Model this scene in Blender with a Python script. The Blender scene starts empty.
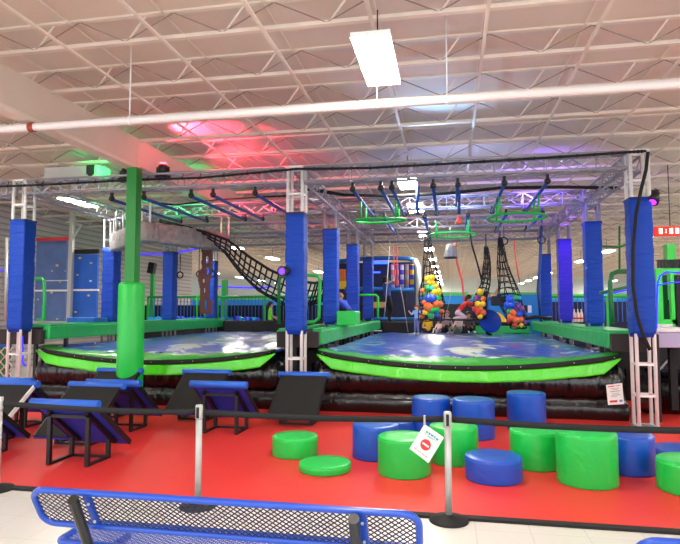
import bpy, math, random
from mathutils import Vector as V, Matrix as M4, Quaternion
random.seed(7)
PI=math.pi
sc=bpy.context.scene
COL=sc.collection
# ------------------------------------------------------------ camera
YAW=math.radians(10.8); PIT=math.radians(3.8); FPX=573.0
CAMP=V((0,0,1.9))
cam=bpy.data.cameras.new('camera'); cam.sensor_width=36; cam.lens=36*FPX/680; cam.clip_end=300
camo=bpy.data.objects.new('camera',cam); COL.objects.link(camo)
camo.location=CAMP; camo.rotation_euler=(PI/2+PIT,0,YAW); sc.camera=camo
FW=V((-math.sin(YAW)*math.cos(PIT),math.cos(YAW)*math.cos(PIT),math.sin(PIT)))
RT=V((math.cos(YAW),math.sin(YAW),0)); UP=RT.cross(FW)
def ray(x,y): return FW+RT*((x-340)/FPX)-UP*((y-272)/FPX)
def oz(x,y,z): r=ray(x,y); return CAMP+r*((z-1.9)/r.z)
def oY(x,y,Y): r=ray(x,y); return CAMP+r*(Y/r.y)
# ------------------------------------------------------------ materials
def mat(name,c,rough=.5,metal=0,bump=0,bscale=20,emit=0,var=0,vscale=3,coat=0,spec=.5,stretch=(1,1,1),wave=None):
    m=bpy.data.materials.new(name); m.use_nodes=True; nt=m.node_tree; b=nt.nodes['Principled BSDF']
    c=tuple((x/255/12.92 if x/255<=.04045 else ((x/255+.055)/1.055)**2.4) for x in c)+(1,)
    b.inputs['Base Color'].default_value=c; b.inputs['Roughness'].default_value=rough
    b.inputs['Metallic'].default_value=metal; b.inputs['Specular IOR Level'].default_value=spec
    b.inputs['Coat Weight'].default_value=coat; b.inputs['Coat Roughness'].default_value=.15
    if emit:
        b.inputs['Emission Color'].default_value=c; b.inputs['Emission Strength'].default_value=emit
    tc=nt.nodes.new('ShaderNodeTexCoord'); mp=nt.nodes.new('ShaderNodeMapping'); mp.inputs['Scale'].default_value=stretch
    nt.links.new(tc.outputs['Object'],mp.inputs['Vector'])
    if var:
        n=nt.nodes.new('ShaderNodeTexNoise'); n.inputs['Scale'].default_value=vscale; n.inputs['Detail'].default_value=4
        nt.links.new(mp.outputs['Vector'],n.inputs['Vector'])
        r=nt.nodes.new('ShaderNodeValToRGB'); r.color_ramp.elements[0].position=.3; r.color_ramp.elements[1].position=.7
        r.color_ramp.elements[0].color=tuple(x*(1-var) for x in c[:3])+(1,); r.color_ramp.elements[1].color=tuple(min(1,x*(1+var*.5)) for x in c[:3])+(1,)
        nt.links.new(n.outputs['Fac'],r.inputs['Fac']); nt.links.new(r.outputs['Color'],b.inputs['Base Color'])
    if bump:
        n=nt.nodes.new('ShaderNodeTexNoise'); n.inputs['Scale'].default_value=bscale; n.inputs['Detail'].default_value=3; n.inputs['Distortion'].default_value=.6
        nt.links.new(mp.outputs['Vector'],n.inputs['Vector'])
        bp=nt.nodes.new('ShaderNodeBump'); bp.inputs['Strength'].default_value=bump; bp.inputs['Distance'].default_value=.05
        nt.links.new(n.outputs['Fac'],bp.inputs['Height']); nt.links.new(bp.outputs['Normal'],b.inputs['Normal'])
    return m
def glow(name,c,s):
    return mat(name,c,emit=s)
K={}
K['cream']=mat('cream_paint',(228,214,198),.6,var=.06)
K['deck']=mat('deck_paint',(216,200,184),.75,var=.06,vscale=.8)
K['rod']=mat('web_rod',(150,128,112),.6)
K['alu']=mat('truss_aluminium',(158,158,170),.4,.4)
K['blue']=mat('blue_vinyl',(10,80,190),.38,bump=.22,bscale=4,coat=.25,stretch=(1,1,1.6))
K['bluepad']=mat('blue_pad_vinyl',(8,64,172),.5,bump=.7,bscale=5,coat=.0,spec=.3,stretch=(.6,.6,3))
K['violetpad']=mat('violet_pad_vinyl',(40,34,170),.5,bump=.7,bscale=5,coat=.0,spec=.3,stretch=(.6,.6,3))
K['padtop']=mat('dark_pad_cap',(22,32,66),.6)
K['green']=mat('green_vinyl',(22,196,74),.4,bump=.35,bscale=4,coat=.2)
K['greenpad']=mat('green_platform_vinyl',(22,176,86),.42,bump=.4,bscale=4,coat=.2)
K['lime']=mat('lime_vinyl',(84,224,20),.32,bump=.8,bscale=5,coat=.4,stretch=(1,.3,.4))
K['black']=mat('black_vinyl',(5,5,7),.25,bump=1,bscale=4,coat=.5,spec=.5,stretch=(2.6,.5,.5))
K['blackm']=mat('black_matte',(14,14,16),.7)
K['blackfab']=mat('black_fabric_box',(46,40,40),.8,var=.2)
K['matblue']=mat('mat_blue_vinyl',(28,70,188),.25,bump=.9,bscale=2.2,coat=.6,stretch=(.7,1.4,1))
K['grip']=mat('black_grip',(36,37,36),.9,bump=.3,bscale=150,spec=.3)
K['ramp']=mat('ramp_blue_paint',(30,66,190),.5)
K['nose']=mat('nosing_blue',(24,96,206),.45,coat=.1)
K['frame']=mat('black_steel',(16,15,18),.45)
K['white']=mat('white_paint',(235,235,232),.5)
K['steel']=mat('brushed_steel',(190,190,186),.45,.45)
K['red']=mat('red_mat',(216,54,48),.5,var=.05,vscale=.6,bump=.05,bscale=60,spec=.35)
K['colgreen']=mat('column_green_paint',(16,134,44),.45)
K['wrapgreen']=mat('column_wrap_green',(12,196,66),.4,bump=.2,bscale=3,coat=.2)
K['benchblue']=mat('bench_blue_plastisol',(6,70,180),.3,coat=.5)
K['benchmesh']=mat('bench_mesh_blue',(8,18,54),.4)
K['post']=mat('bench_post_black',(26,28,26),.35,coat=.4)
K['gframe']=mat('green_steel',(24,176,70),.4)
K['lframe']=mat('bright_green_steel',(40,220,60),.4)
K['net']=mat('black_net_rope',(16,18,18),.8)
K['silver']=mat('silver_wrap',(146,146,144),.4,bump=1,bscale=7,var=.3,vscale=8)
K['redboard']=mat('dark_red_board',(92,26,24),.5)
K['cblue']=mat('steel_blue_tube',(26,70,150),.4)
K['wall']=mat('grey_wall',(206,212,206),.8,var=.05,vscale=.3)
K['mural']=mat('mural_blue',(30,140,226),.6)
K['muralg']=mat('mural_green',(96,200,110),.6)
K['climb']=mat('climbing_blue',(34,96,196),.6,var=.1)
K['led']=glow('led_violet_strip',(50,40,255),.8)
K['lamp']=glow('lamp_white_panel',(255,248,238),34)
K['lampfar']=glow('lamp_white_far',(255,248,238),34)
K['purpled']=glow('purple_lens',(170,40,255),1.5)
K['blueled']=glow('blue_lens',(90,40,255),1.2)
K['clockred']=glow('clock_red_glow',(200,16,12),.35)
K['digit']=glow('clock_digit',(255,225,190),2)
K['skin']=mat('skin',(214,160,130),.55)
K['hairb']=mat('dark_hair',(32,22,18),.6)
K['hairl']=mat('light_brown_hair',(150,104,66),.6)
K['paper']=mat('white_paper',(238,236,232),.6)
K['noentry']=mat('no_entry_red',(226,52,46),.5)
K['ink']=mat('ink_dark',(36,32,36),.6)
K['inkg']=mat('ink_green',(90,180,130),.6)
K['inkb']=mat('ink_blue',(80,130,200),.6)
K['inkr']=mat('ink_red',(214,60,60),.6)
K['rope_red']=mat('coral_strap',(230,90,80),.6)
K['pipew']=mat('pipe_white',(238,230,226),.4)
K['rust']=mat('pipe_coupling_red',(150,60,36),.5)
K['dkrail']=mat('dark_rail',(20,36,30),.5)
K['yel']=mat('yellow_vinyl',(250,206,20),.45)
K['orange']=mat('orange_panel',(232,122,40),.5)
def cm(n,c,r=.5): 
    if n not in K: K[n]=mat(n,c,r)
    return K[n]
# floor tile material
def tile_mat():
    m=bpy.data.materials.new('vinyl_tile_floor'); m.use_nodes=True; nt=m.node_tree; b=nt.nodes['Principled BSDF']
    tc=nt.nodes.new('ShaderNodeTexCoord'); mp=nt.nodes.new('ShaderNodeMapping'); nt.links.new(tc.outputs['Object'],mp.inputs['Vector'])
    br=nt.nodes.new('ShaderNodeTexBrick'); br.offset=0; br.inputs['Scale'].default_value=1; br.inputs['Brick Width'].default_value=.46; br.inputs['Row Height'].default_value=.46
    br.inputs['Mortar Size'].default_value=.004; br.inputs['Color1'].default_value=(.70,.68,.62,1); br.inputs['Color2'].default_value=(.67,.65,.60,1); br.inputs['Mortar'].default_value=(.55,.54,.5,1)
    nt.links.new(mp.outputs['Vector'],br.inputs['Vector']); nt.links.new(br.outputs['Color'],b.inputs['Base Color'])
    b.inputs['Roughness'].default_value=.28
    return m
K['tile']=tile_mat()
def ribbed(name,c,scale,axis='Z',depth=.6,dark=.75):
    m=mat(name,c,.6); nt=m.node_tree; b=nt.nodes['Principled BSDF']
    tc=nt.nodes['Texture Coordinate']; w=nt.nodes.new('ShaderNodeTexWave'); w.bands_direction=axis; w.inputs['Scale'].default_value=scale
    nt.links.new(tc.outputs['Object'],w.inputs['Vector'])
    r=nt.nodes.new('ShaderNodeValToRGB'); cc=b.inputs['Base Color'].default_value[:]
    r.color_ramp.elements[0].position=0; r.color_ramp.elements[0].color=tuple(x*dark for x in cc[:3])+(1,)
    r.color_ramp.elements[1].position=.35; r.color_ramp.elements[1].color=cc
    nt.links.new(w.outputs['Fac'],r.inputs['Fac']); nt.links.new(r.outputs['Color'],b.inputs['Base Color'])
    bp=nt.nodes.new('ShaderNodeBump'); bp.inputs['Strength'].default_value=depth; bp.inputs['Distance'].default_value=.03
    nt.links.new(w.outputs['Fac'],bp.inputs['Height']); nt.links.new(bp.outputs['Normal'],b.inputs['Normal'])
    return m
K['siding']=ribbed('ribbed_siding',(190,184,182),1.6,'Z',.6,.6)
# airbag top: blue vinyl with pale green and white printed splashes (print has its own shape)
def bag_mat():
    m=mat('airbag_top_print',(28,70,188),.28,bump=1,bscale=2.6,coat=.7,stretch=(.6,1.3,1)); nt=m.node_tree; b=nt.nodes['Principled BSDF']
    tc=nt.nodes['Texture Coordinate']; n=nt.nodes.new('ShaderNodeTexNoise'); n.inputs['Scale'].default_value=.9; n.inputs['Detail'].default_value=6; n.inputs['Distortion'].default_value=1.6
    nt.links.new(tc.outputs['Object'],n.inputs['Vector'])
    r=nt.nodes.new('ShaderNodeValToRGB'); e=r.color_ramp.elements
    e[0].position=.57; e[0].color=(.012,.10,.55,1); e[1].position=.60; e[1].color=(.62,.80,.72,1)
    nt.links.new(n.outputs['Fac'],r.inputs['Fac']); nt.links.new(r.outputs['Color'],b.inputs['Base Color'])
    return m
K['bagtop']=bag_mat()
# ------------------------------------------------------------ mesh builder
class MB:
    def __init__(s): s.v=[]; s.f=[]; s.m=[]; s.sm=[]
    def add(s,vs,fs,mi=0,smooth=False):
        o=len(s.v); s.v+= [V(x) for x in vs]; s.f+=[[i+o for i in f] for f in fs]; s.m+=[mi]*len(fs); s.sm+=[smooth]*len(fs); return s
    def box(s,c,d,mi=0,rot=None):
        hx,hy,hz=d[0]/2,d[1]/2,d[2]/2; vs=[V((x,y,z)) for x in(-hx,hx) for y in(-hy,hy) for z in(-hz,hz)]
        if rot is not None: vs=[rot@q for q in vs]
        c=V(c); return s.add([q+c for q in vs],[(0,1,3,2),(4,6,7,5),(0,4,5,1),(2,3,7,6),(0,2,6,4),(1,5,7,3)],mi)
    def b2(s,a,b,mi=0):
        a=V(a);b=V(b); return s.box((a+b)/2,(abs(b.x-a.x),abs(b.y-a.y),abs(b.z-a.z)),mi)
    def bar(s,p,q,w,h=None,mi=0,up=(0,0,1)):
        p=V(p);q=V(q);h=h or w; d=(q-p); L=d.length
        if L<1e-6: return s
        z=d/L; u=V(up)
        if abs(z.dot(u))>.98: u=V((0,1,0))
        x=u.cross(z).normalized(); y=z.cross(x); vs=[]
        for e in(p,q):
            for a,b in((-1,-1),(1,-1),(1,1),(-1,1)): vs.append(e+x*a*w/2+y*b*h/2)
        return s.add(vs,[(3,2,1,0),(4,5,6,7),(0,1,5,4),(1,2,6,5),(2,3,7,6),(3,0,4,7)],mi)
    def tube(s,pts,r,n=8,mi=0,caps=True,closed=False):
        pts=[V(p) for p in pts]; N=len(pts); R=r if isinstance(r,(list,tuple)) else [r]*N
        vs=[]; ref=None
        for i,p in enumerate(pts):
            if closed: t=(pts[(i+1)%N]-pts[i-1])
            else: t=pts[min(i+1,N-1)]-pts[max(i-1,0)]
            t.normalize()
            if ref is None:
                ref=V((0,0,1)) if abs(t.z)<.9 else V((1,0,0))
            x=ref.cross(t)
            if x.length<1e-4: x=V((0,1,0)).cross(t)
            x.normalize(); y=t.cross(x); ref=y
            for k in range(n): a=2*PI*k/n; vs.append(p+x*math.cos(a)*R[i]+y*math.sin(a)*R[i])
        fs=[]
        for i in range(N if closed else N-1):
            j=(i+1)%N
            for k in range(n): fs.append((i*n+k,i*n+(k+1)%n,j*n+(k+1)%n,j*n+k))
        s.add(vs,fs,mi,True)
        if caps and not closed:
            o=len(s.v)-len(vs)
            s.f.append([o+k for k in range(n)][::-1]); s.f.append([o+(N-1)*n+k for k in range(n)]); s.m+=[mi]*2; s.sm+=[False]*2
        return s
    def lathe(s,prof,c=(0,0,0),n=32,mi=0,axis='z'):
        vs=[];c=V(c)
        for r,z in prof:
            for k in range(n):
                a=2*PI*k/n; q=(r*math.cos(a),r*math.sin(a),z)
                if axis=='y': q=(q[0],z,q[1])
                if axis=='x': q=(z,q[0],q[1])
                vs.append(c+V(q))
        fs=[(i*n+k,i*n+(k+1)%n,(i+1)*n+(k+1)%n,(i+1)*n+k) for i in range(len(prof)-1) for k in range(n)]
        s.add(vs,fs,mi,True); o=len(s.v)-len(vs)
        if prof[0][0]>1e-4: s.f.append([o+k for k in range(n)][::-1]); s.m.append(mi); s.sm.append(False)
        if prof[-1][0]>1e-4: s.f.append([o+(len(prof)-1)*n+k for k in range(n)]); s.m.append(mi); s.sm.append(False)
        return s
    def ball(s,c,r,mi=0,n=12,sc=(1,1,1)):
        h=n//2; vs=[];c=V(c)
        for i in range(1,h):
            t=PI*i/h
            for k in range(n): a=2*PI*k/n; vs.append(c+V((r*sc[0]*math.sin(t)*math.cos(a),r*sc[1]*math.sin(t)*math.sin(a),r*sc[2]*math.cos(t))))
        a0=len(vs); vs+= [c+V((0,0,r*sc[2])),c-V((0,0,r*sc[2]))]
        fs=[(i*n+k,(i+1)*n+k,(i+1)*n+(k+1)%n,i*n+(k+1)%n) for i in range(h-2) for k in range(n)]
        fs+=[(a0,k,(k+1)%n) for k in range(n)]+[(a0+1,(h-2)*n+(k+1)%n,(h-2)*n+k) for k in range(n)]
        return s.add(vs,fs,mi,True)
    def prism(s,poly,d,mi=0,smooth=False):   # poly: 3D points of one face; d: extrude vector
        n=len(poly); P=[V(p) for p in poly]; d=V(d); vs=P+[p+d for p in P]
        fs=[list(range(n))[::-1],list(range(n,2*n))]+[(i,(i+1)%n,(i+1)%n+n,i+n) for i in range(n)]
        return s.add(vs,fs,mi,smooth)
    def grid(s,fn,nu,nv,mi=0):
        vs=[fn(u/nu,v/nv) for u in range(nu+1) for v in range(nv+1)]
        fs=[(u*(nv+1)+v,(u+1)*(nv+1)+v,(u+1)*(nv+1)+v+1,u*(nv+1)+v+1) for u in range(nu) for v in range(nv)]
        return s.add(vs,fs,mi,True)
    def build(s,name,m,parent=None,local=False,bevel=0):
        me=bpy.data.meshes.new(name)
        vs=s.v
        o=bpy.data.objects.new(name,me)
        if not local:
            if parent is not None:
                off=wl(parent)
            else:
                mn=[min(q[i] for q in vs) for i in range(3)]; mx=[max(q[i] for q in vs) for i in range(3)]
                off=V(((mn[0]+mx[0])/2,(mn[1]+mx[1])/2,mn[2])); o.location=off
            vs=[q-off for q in vs]
        me.from_pydata([tuple(q) for q in vs],[],s.f)
        for mm in (m if isinstance(m,(list,tuple)) else [m]): me.materials.append(mm)
        for p,mi,sm in zip(me.polygons,s.m,s.sm): p.material_index=mi; p.use_smooth=sm
        me.update(); COL.objects.link(o)
        if parent is not None: o.parent=parent
        if bevel:
            b=o.modifiers.new('bevel','BEVEL'); b.width=bevel; b.segments=3; b.limit_method='ANGLE'; b.angle_limit=.6
        return o
def wl(o):
    L=V(o.location)
    while o.parent: o=o.parent; L=L+V(o.location)
    return L
def tag(o,label=None,cat=None,group=None,kind=None):
    if label: o['label']=label
    if cat: o['category']=cat
    if group: o['group']=group
    if kind: o['kind']=kind
    return o
def thing(name,label,cat,loc=(0,0,0),rz=0,group=None):
    o=bpy.data.objects.new(name,None); COL.objects.link(o); o.empty_display_size=.1; o.location=loc; o.rotation_euler=(0,0,rz)
    return tag(o,label,cat,group)
def copy_tree(o,parent=None):
    c=o.copy(); COL.objects.link(c); c.parent=parent
    for ch in list(o.children): copy_tree(ch,c)
    return c
def struct(name,mb,m,label=None,parent=None,bevel=0):
    o=mb.build(name,m,parent,bevel=bevel)
    if parent is None: tag(o,label,None,None,'structure')
    return o
def rrect(cx,cz,w,h,r,n=5):   # rounded rectangle, 2D points
    out=[]
    for sx,sz,a0 in((1,1,0),(-1,1,90),(-1,-1,180),(1,-1,270)):
        for k in range(n+1):
            a=math.radians(a0+90*k/n); out.append((cx+sx*(w/2-r)+r*math.cos(a),cz+sz*(h/2-r)+r*math.sin(a)))
    return out
# ------------------------------------------------------------ room shell
XL,XR,YF,YB=-14.2,22.0,-2.0,64.0
ZJ=5.2; ZD=5.56
f=MB(); f.b2((-40,YF,-.1),(XR,YB,0)); struct('floor',f,K['tile'],'off-white vinyl tile floor')
c=MB(); c.b2((-40,YF,ZD),(XR,YB,ZD+.1))
ceil=struct('ceiling',c,K['deck'],'cream painted metal roof deck with open web joists')
# joists
def joist_mesh():
    j=MB(); x0,x1=-18.0,XR
    for y in(-.03,.03): pass
    j.b2((x0,-.035,0),(x1,.035,.022)); j.b2((x0,-.006,0),(x1,.006,.06))
    j.b2((x0,-.035,.335),(x1,.035,.36)); 
    p=1.28; n=int((x1-x0)/p)
    for i in range(n+1):
        x=x0+i*p
        j.bar((x,0,.03),(x+p/2,0,.34),.013,mi=1); j.bar((x+p/2,0,.34),(x+p,0,.03),.013,mi=1)
        j.bar((x+.02,.02,.03),(x+.26,.02,.35),.02,mi=0)
    return j
jm=joist_mesh(); first=None
ys=[]; y=-.2
while y<YB-1: ys.append(y); y+=1.285
ys=[q+ (6.3-min(ys,key=lambda t:abs(t-6.3))) for q in ys]
for i,yy in enumerate(ys):
    if first is None:
        first=jm.build('joist',[K['cream'],K['rod']],None,local=True); first.parent=ceil; o=first
    else:
        o=first.copy(); COL.objects.link(o)
    o.location=V((0,yy,ZJ))-wl(ceil)
for i in range(-10,12):   # bridging lines
    x=-.83+1.285*i
    if x<-5.9 and x<-13: continue
    b=MB(); b.b2((x-.022,YF,ZJ-.02),(x+.022,YB,ZJ)); b.b2((x-.008,YF,ZJ+.32),(x+.008,YB,ZJ+.335))
    b.build('bridging',K['cream'],ceil)
w=MB(); w.b2((-40,YB,0),(XR,YB+.2,ZD)); struct('wall_back',w,K['wall'],'far pale grey wall of the hall')
w=MB(); w.b2((XL-.2,9.0,0),(XL,30,ZD)); struct('wall_left',w,K['siding'],'grey ribbed siding wall on the left')
w=MB(); w.b2((XR,6,0),(XR+.2,YB,ZD)); struct('wall_right',w,K['wall'],'pale wall on the right')
w=MB(); w.b2((-40,YB-.05,0),(XR,YB,3.1)); struct('trim_1',w,K['mural'],'blue painted band along the far wall')
w=MB(); w.b2((-40,YB-.06,3.1),(XR,YB,3.6)); struct('trim_2',w,K['muralg'],'green painted stripe along the far wall')
# header beam
hb=MB(); hb.b2((-6.1,YF,4.68),(-5.93,10.05,ZJ+.04)); struct('trim_3',hb,K['deck'],'cream boxed girder running over the green column')
hb=MB(); hb.b2((-6.12,YF,4.62),(-5.88,10.05,4.68)); struct('trim_4',hb,K['cream'],'flange along the underside of the boxed girder')
hb=MB(); hb.b2((-6.25,10.06,4.7),(-5.93,30,ZJ+.04)); struct('trim_5',hb,K['deck'],'girder continuing behind the column')
# red mat
r=MB(); r.b2((-12,5.52,0),(6.5,13,.02)); rm=tag(r.build('floor_mat',K['red']),'large bright red foam floor mat under the stools and ramps','floor mat')
r=MB(); r.b2((-12,5.43,0),(6.5,5.52,.025)); r.build('edge_strip',K['blackm'],rm)
# ------------------------------------------------------------ lights
def fixture(loc,main,label,group,size=(.38,1.22)):
    t=thing('ceiling_light',label,'ceiling light',loc,0,group)
    b=MB(); b.box((0,0,.035),(size[0]+.02,size[1]+.02,.05)); b.build('housing',K['white'],t,local=True)
    d=MB(); d.box((0,0,0),(size[0],size[1],.016)); d.build('diffuser',K['lamp'] if main else K['lampfar'],t,local=True)
    g=MB(); g.tube([(0,0,.06),(0,0,.6)],.008,6); g.build('suspension_cord',K['blackm'],t,local=True)
    return t
ml=fixture((-.74,6.08,4.6),True,'nearest bright white panel light hanging large at the top of the photo',None)
ml.rotation_euler=(0,0,0)
protoL=None
rows={-.85:[12.1,15.2]+[20.5+5.2*i for i in range(9)]}
for x in(7.2,15.0): rows[x]=[2.0]+[8.5+5.4*i for i in range(11)] if x>8 else [2.0,7.6,12.8]+[17.5+5.4*i for i in range(9)]  # nearer row has an unseen lamp beside the bays, added to raise ambient light
for x in(-9.1,-17.0): rows[x]=[2.5,7.6,12.8]+[18.0+5.4*i for i in range(9)]
rows[-.85].insert(0,.6)
names={-.85:'middle row',7.2:'first row right of the middle',15.0:'far right row',-9.1:'first row left of the middle',-17.0:'far left row'}
for x,yl in rows.items():
    for y in yl:
        if x==-17.0 and y<30: continue
        lab='white ceiling light in the %s of lights down the hall'%names[x]
        if protoL is None: protoL=fixture((x,y,4.6),False,lab,'ceiling lights, '+names[x]); o=protoL
        else: o=copy_tree(protoL); o.location=(x,y,4.6); o['label']=lab; o['group']='ceiling lights, '+names[x]
        if abs(x+.85)<.1 and abs(y-12.1)<.1: o['label']='white panel light glaring just above the truss frame over the right airbag'; del o['group']
        if abs(x+.85)<.1 and abs(y-15.2)<.1: o['label']='small white panel light glowing beneath the truss, below the glaring one'; del o['group']
# sprinkler pipe
PZ=4.5; PY=oz(340,106.5,4.5).y
t=thing('sprinkler_pipe','thick white sprinkler pipe crossing under the ceiling joists','pipe',(-2.2,PY,PZ-.06))
g=MB(); g.tube([(-18,PY,PZ),(12,PY,PZ)],.056,16); g.build('pipe',K['pipew'],t)
g=MB(); p=oY(32,129,PY); g.lathe([(.06,-.04),(.072,-.035),(.072,.035),(.06,.04)],(p.x,PY,PZ),16,0,'x'); g.build('coupling',K['rust'],t)
for xx in(130,377,447):
    p=oY(xx,100,PY); g=MB(); g.tube([(p.x,PY,PZ+.05),(p.x,PY,5.56)],.01,6); g.lathe([(.06,-.015),(.066,0),(.06,.015)],(p.x,PY,PZ),14,0,'x'); g.build('hanger',K['white'],t)
# ------------------------------------------------------------ truss
def chords(p,q,s):
    p=V(p);q=V(q);z=(q-p).normalized(); u=V((0,0,1)) if abs(z.z)<.9 else V((0,1,0)); x=u.cross(z).normalized(); y=z.cross(x)
    return [(p+x*a*s/2+y*b*s/2,q+x*a*s/2+y*b*s/2) for a,b in((-1,-1),(1,-1),(1,1),(-1,1))]
def truss_parts(p,q,t,s=.27,r=.024,step=.42,mt='alu',cn='chord',ladder=False):
    ch=chords(p,q,s)
    for a,b in ch:
        g=MB(); g.tube([a,b],r,8); g.build(cn,K[mt],t)
    L=(V(q)-V(p)).length; n=max(2,round(L/step)); br=MB(); rungs={}
    for f_ in range(4):
        a0,a1=ch[f_]; b0,b1=ch[(f_+1)%4]
        for i in range(n+1):
            u=i/n; A=a0.lerp(a1,u); B=b0.lerp(b1,u)
            if ladder:
                rungs.setdefault(i,MB()).bar(A,B,.035)
                continue
            if i in(0,n) : br.bar(A,B,.03)
            elif i%2==0: br.bar(A,B,.02)
            if i<n:
                u2=(i+1)/n
                if i%2==0: br.bar(A,b0.lerp(b1,u2),.017)
                else: br.bar(B,a0.lerp(a1,u2),.017)
    if ladder:
        for rg in rungs.values(): rg.build('rung',K[mt],t)
    else: br.build('bracing',K[mt],t)
Z1,Z2=4.25,4.53; ZT=(Z1+Z2)/2
XS=[-8.53,-2.76,3.1]; YS=[10.2,13.35,16.5,19.7]
def truss(p,q,label,group=None):
    c=(V(p)+V(q))/2; t=thing('truss_beam',label,'truss',(c.x,c.y,c.z-.16),0,group); truss_parts(p,q,t); return t
truss((-13.5,10.2,ZT),(-8.82,10.2,ZT),'front aluminium truss beam leaving the photo at the left edge')
truss((-8.44,10.2,ZT),(-2.98,10.2,ZT),'front aluminium box truss over the left airbag, crossing behind the green column')
truss((-2.6,10.2,ZT),(2.92,10.2,ZT),'front aluminium box truss over the right airbag')
nm=['left','middle','right']
for i,x in enumerate(XS):
    truss((x,10.4,ZT),(x,19.88,ZT),'long side truss running away from the camera above the %s row of padded posts'%nm[i])
for j,y in enumerate(YS[1:]):
    for i in(0,1):
        truss((XS[i]+.2,y,ZT),(XS[i+1]-.2,y,ZT),'%s cross truss behind the front one over the %s airbag'%(['first','second','third'][j],['left','right'][i]))
ord_=['front','second','third','rear']
pads_top=[[3.72,3.5,3.7,3.68],[3.68,3.82,3.81,3.71],[3.74,3.82,3.82,3.72]]
for i,x in enumerate(XS):
    for j,y in enumerate(YS):
        t=thing('padded_post','%s blue padded truss post in the %s row of posts'%(ord_[j],nm[i]),'post',(x,y,0))
        if j==0: t['label']={'left':'blue padded truss post at the left edge with bare white truss foot','middle':'big blue padded truss post standing between the two airbags','right':'big blue padded truss post at the right with a black cable hanging down it'}[nm[i]]
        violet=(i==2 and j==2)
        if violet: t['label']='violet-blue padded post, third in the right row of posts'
        top=ZT+.15 if True else Z1
        truss_parts((x,y,.02),(x,y,Z2 if j==0 else Z1-.03),t,s=.27,r=.03,step=.5,mt='white' if j==0 else 'alu',cn='upright',ladder=True)
        g=MB(); g.b2((x-.2,y-.2,0 if j else .02),(x+.2,y+.2,.035)); g.build('foot_plate',K['alu'],t)
        z0=1.46 if j==0 else 1.56; z1=pads_top[i][j]
        g=MB(); 
        def ring(z,hw,n=5): return [(x+a,y+b,z) for a,b in rrect(0,0,2*hw,2*hw,.035,n)]
        n=24; secs=[]
        rr=random.Random(i*10+j)
        hts=[z0+(z1-z0)*k/18 for k in range(19)]
        vs=[];fs=[]
        for k,z in enumerate(hts):
            hw=.172+rr.uniform(-.006,.006)
            if k==0: hw=.158
            vs+=ring(z,hw)
        m_=24
        for k in range(18):
            for q in range(m_): fs.append((k*m_+q,k*m_+(q+1)%m_,(k+1)*m_+(q+1)%m_,(k+1)*m_+q))
        fs.append(list(range(m_))[::-1]); fs.append([18*m_+q for q in range(m_)])
        g.add(vs,fs,0,True); g.sm[-1]=g.sm[-2]=False
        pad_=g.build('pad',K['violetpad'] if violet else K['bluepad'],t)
        g=MB(); g.b2((x-.175,y-.175,z1-.03),(x+.175,y+.175,z1+.01)); g.build('pad_cap',K['padtop'],pad_)
# black rope along front truss with ties
rp=[oY(a,b,10.035) for a,b in((-10,187),(60,184),(130,180),(200,178),(296,169),(370,168),(460,163),(560,157),(630,152),(646,151))]
t=thing('net_rope','black rope tied along the top of the front truss','rope',rp[4]); g=MB()
g.tube(rp,.022,8); g.build('rope',K['net'],t)
g=MB()
for i in range(len(rp)-1):
    n=4
    for k in range(n): q=rp[i].lerp(rp[i+1],k/n); g.ball(q,.032,n=6); g.bar(q,(q.x,10.08,Z2-.02),.01)
g.build('tie',K['net'],t)
t=tag(MB().tube([oY(a,b,9.9) for a,b in((648,152),(646,170),(641,190),(636,215),(633,250),(633,285),(637,315),(643,335),(650,350))],.028,8).build('hanging_cable',K['net']),'thick black cable hanging down over the right blue padded post','cable')
tag(MB().tube([oY(a,b,12.2) for a,b in((300,188),(345,195),(400,196),(450,193),(500,188),(560,187),(620,188))],.035,8).build('black_cable',K['net']),'slack dark cable swagged across beneath the right roof truss','cable')
tag(MB().tube([oY(a,b,12.2) for a,b in((140,201),(175,205),(215,200),(260,197),(287,196))],.02,8).build('black_cable',K['net']),'thin dark cable sagging beneath the left roof truss','cable')
# ------------------------------------------------------------ green column
t=thing('building_column','square green steel column wrapped in a bright green round pad','column',(-5.85,9.83,0))
g=MB(); cxx=oY(131.5,300,9.83).x; g.b2((cxx-.10,9.73,0),(cxx+.10,9.93,4.59)); g.build('shaft',K['colgreen'],t)
g=MB(); g.lathe([(.235,.0),(.24,.02),(.24,2.36),(.225,2.4),(.14,2.42)],(cxx,9.83,0),28); g.build('round_pad',K['wrapgreen'],t)
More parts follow.
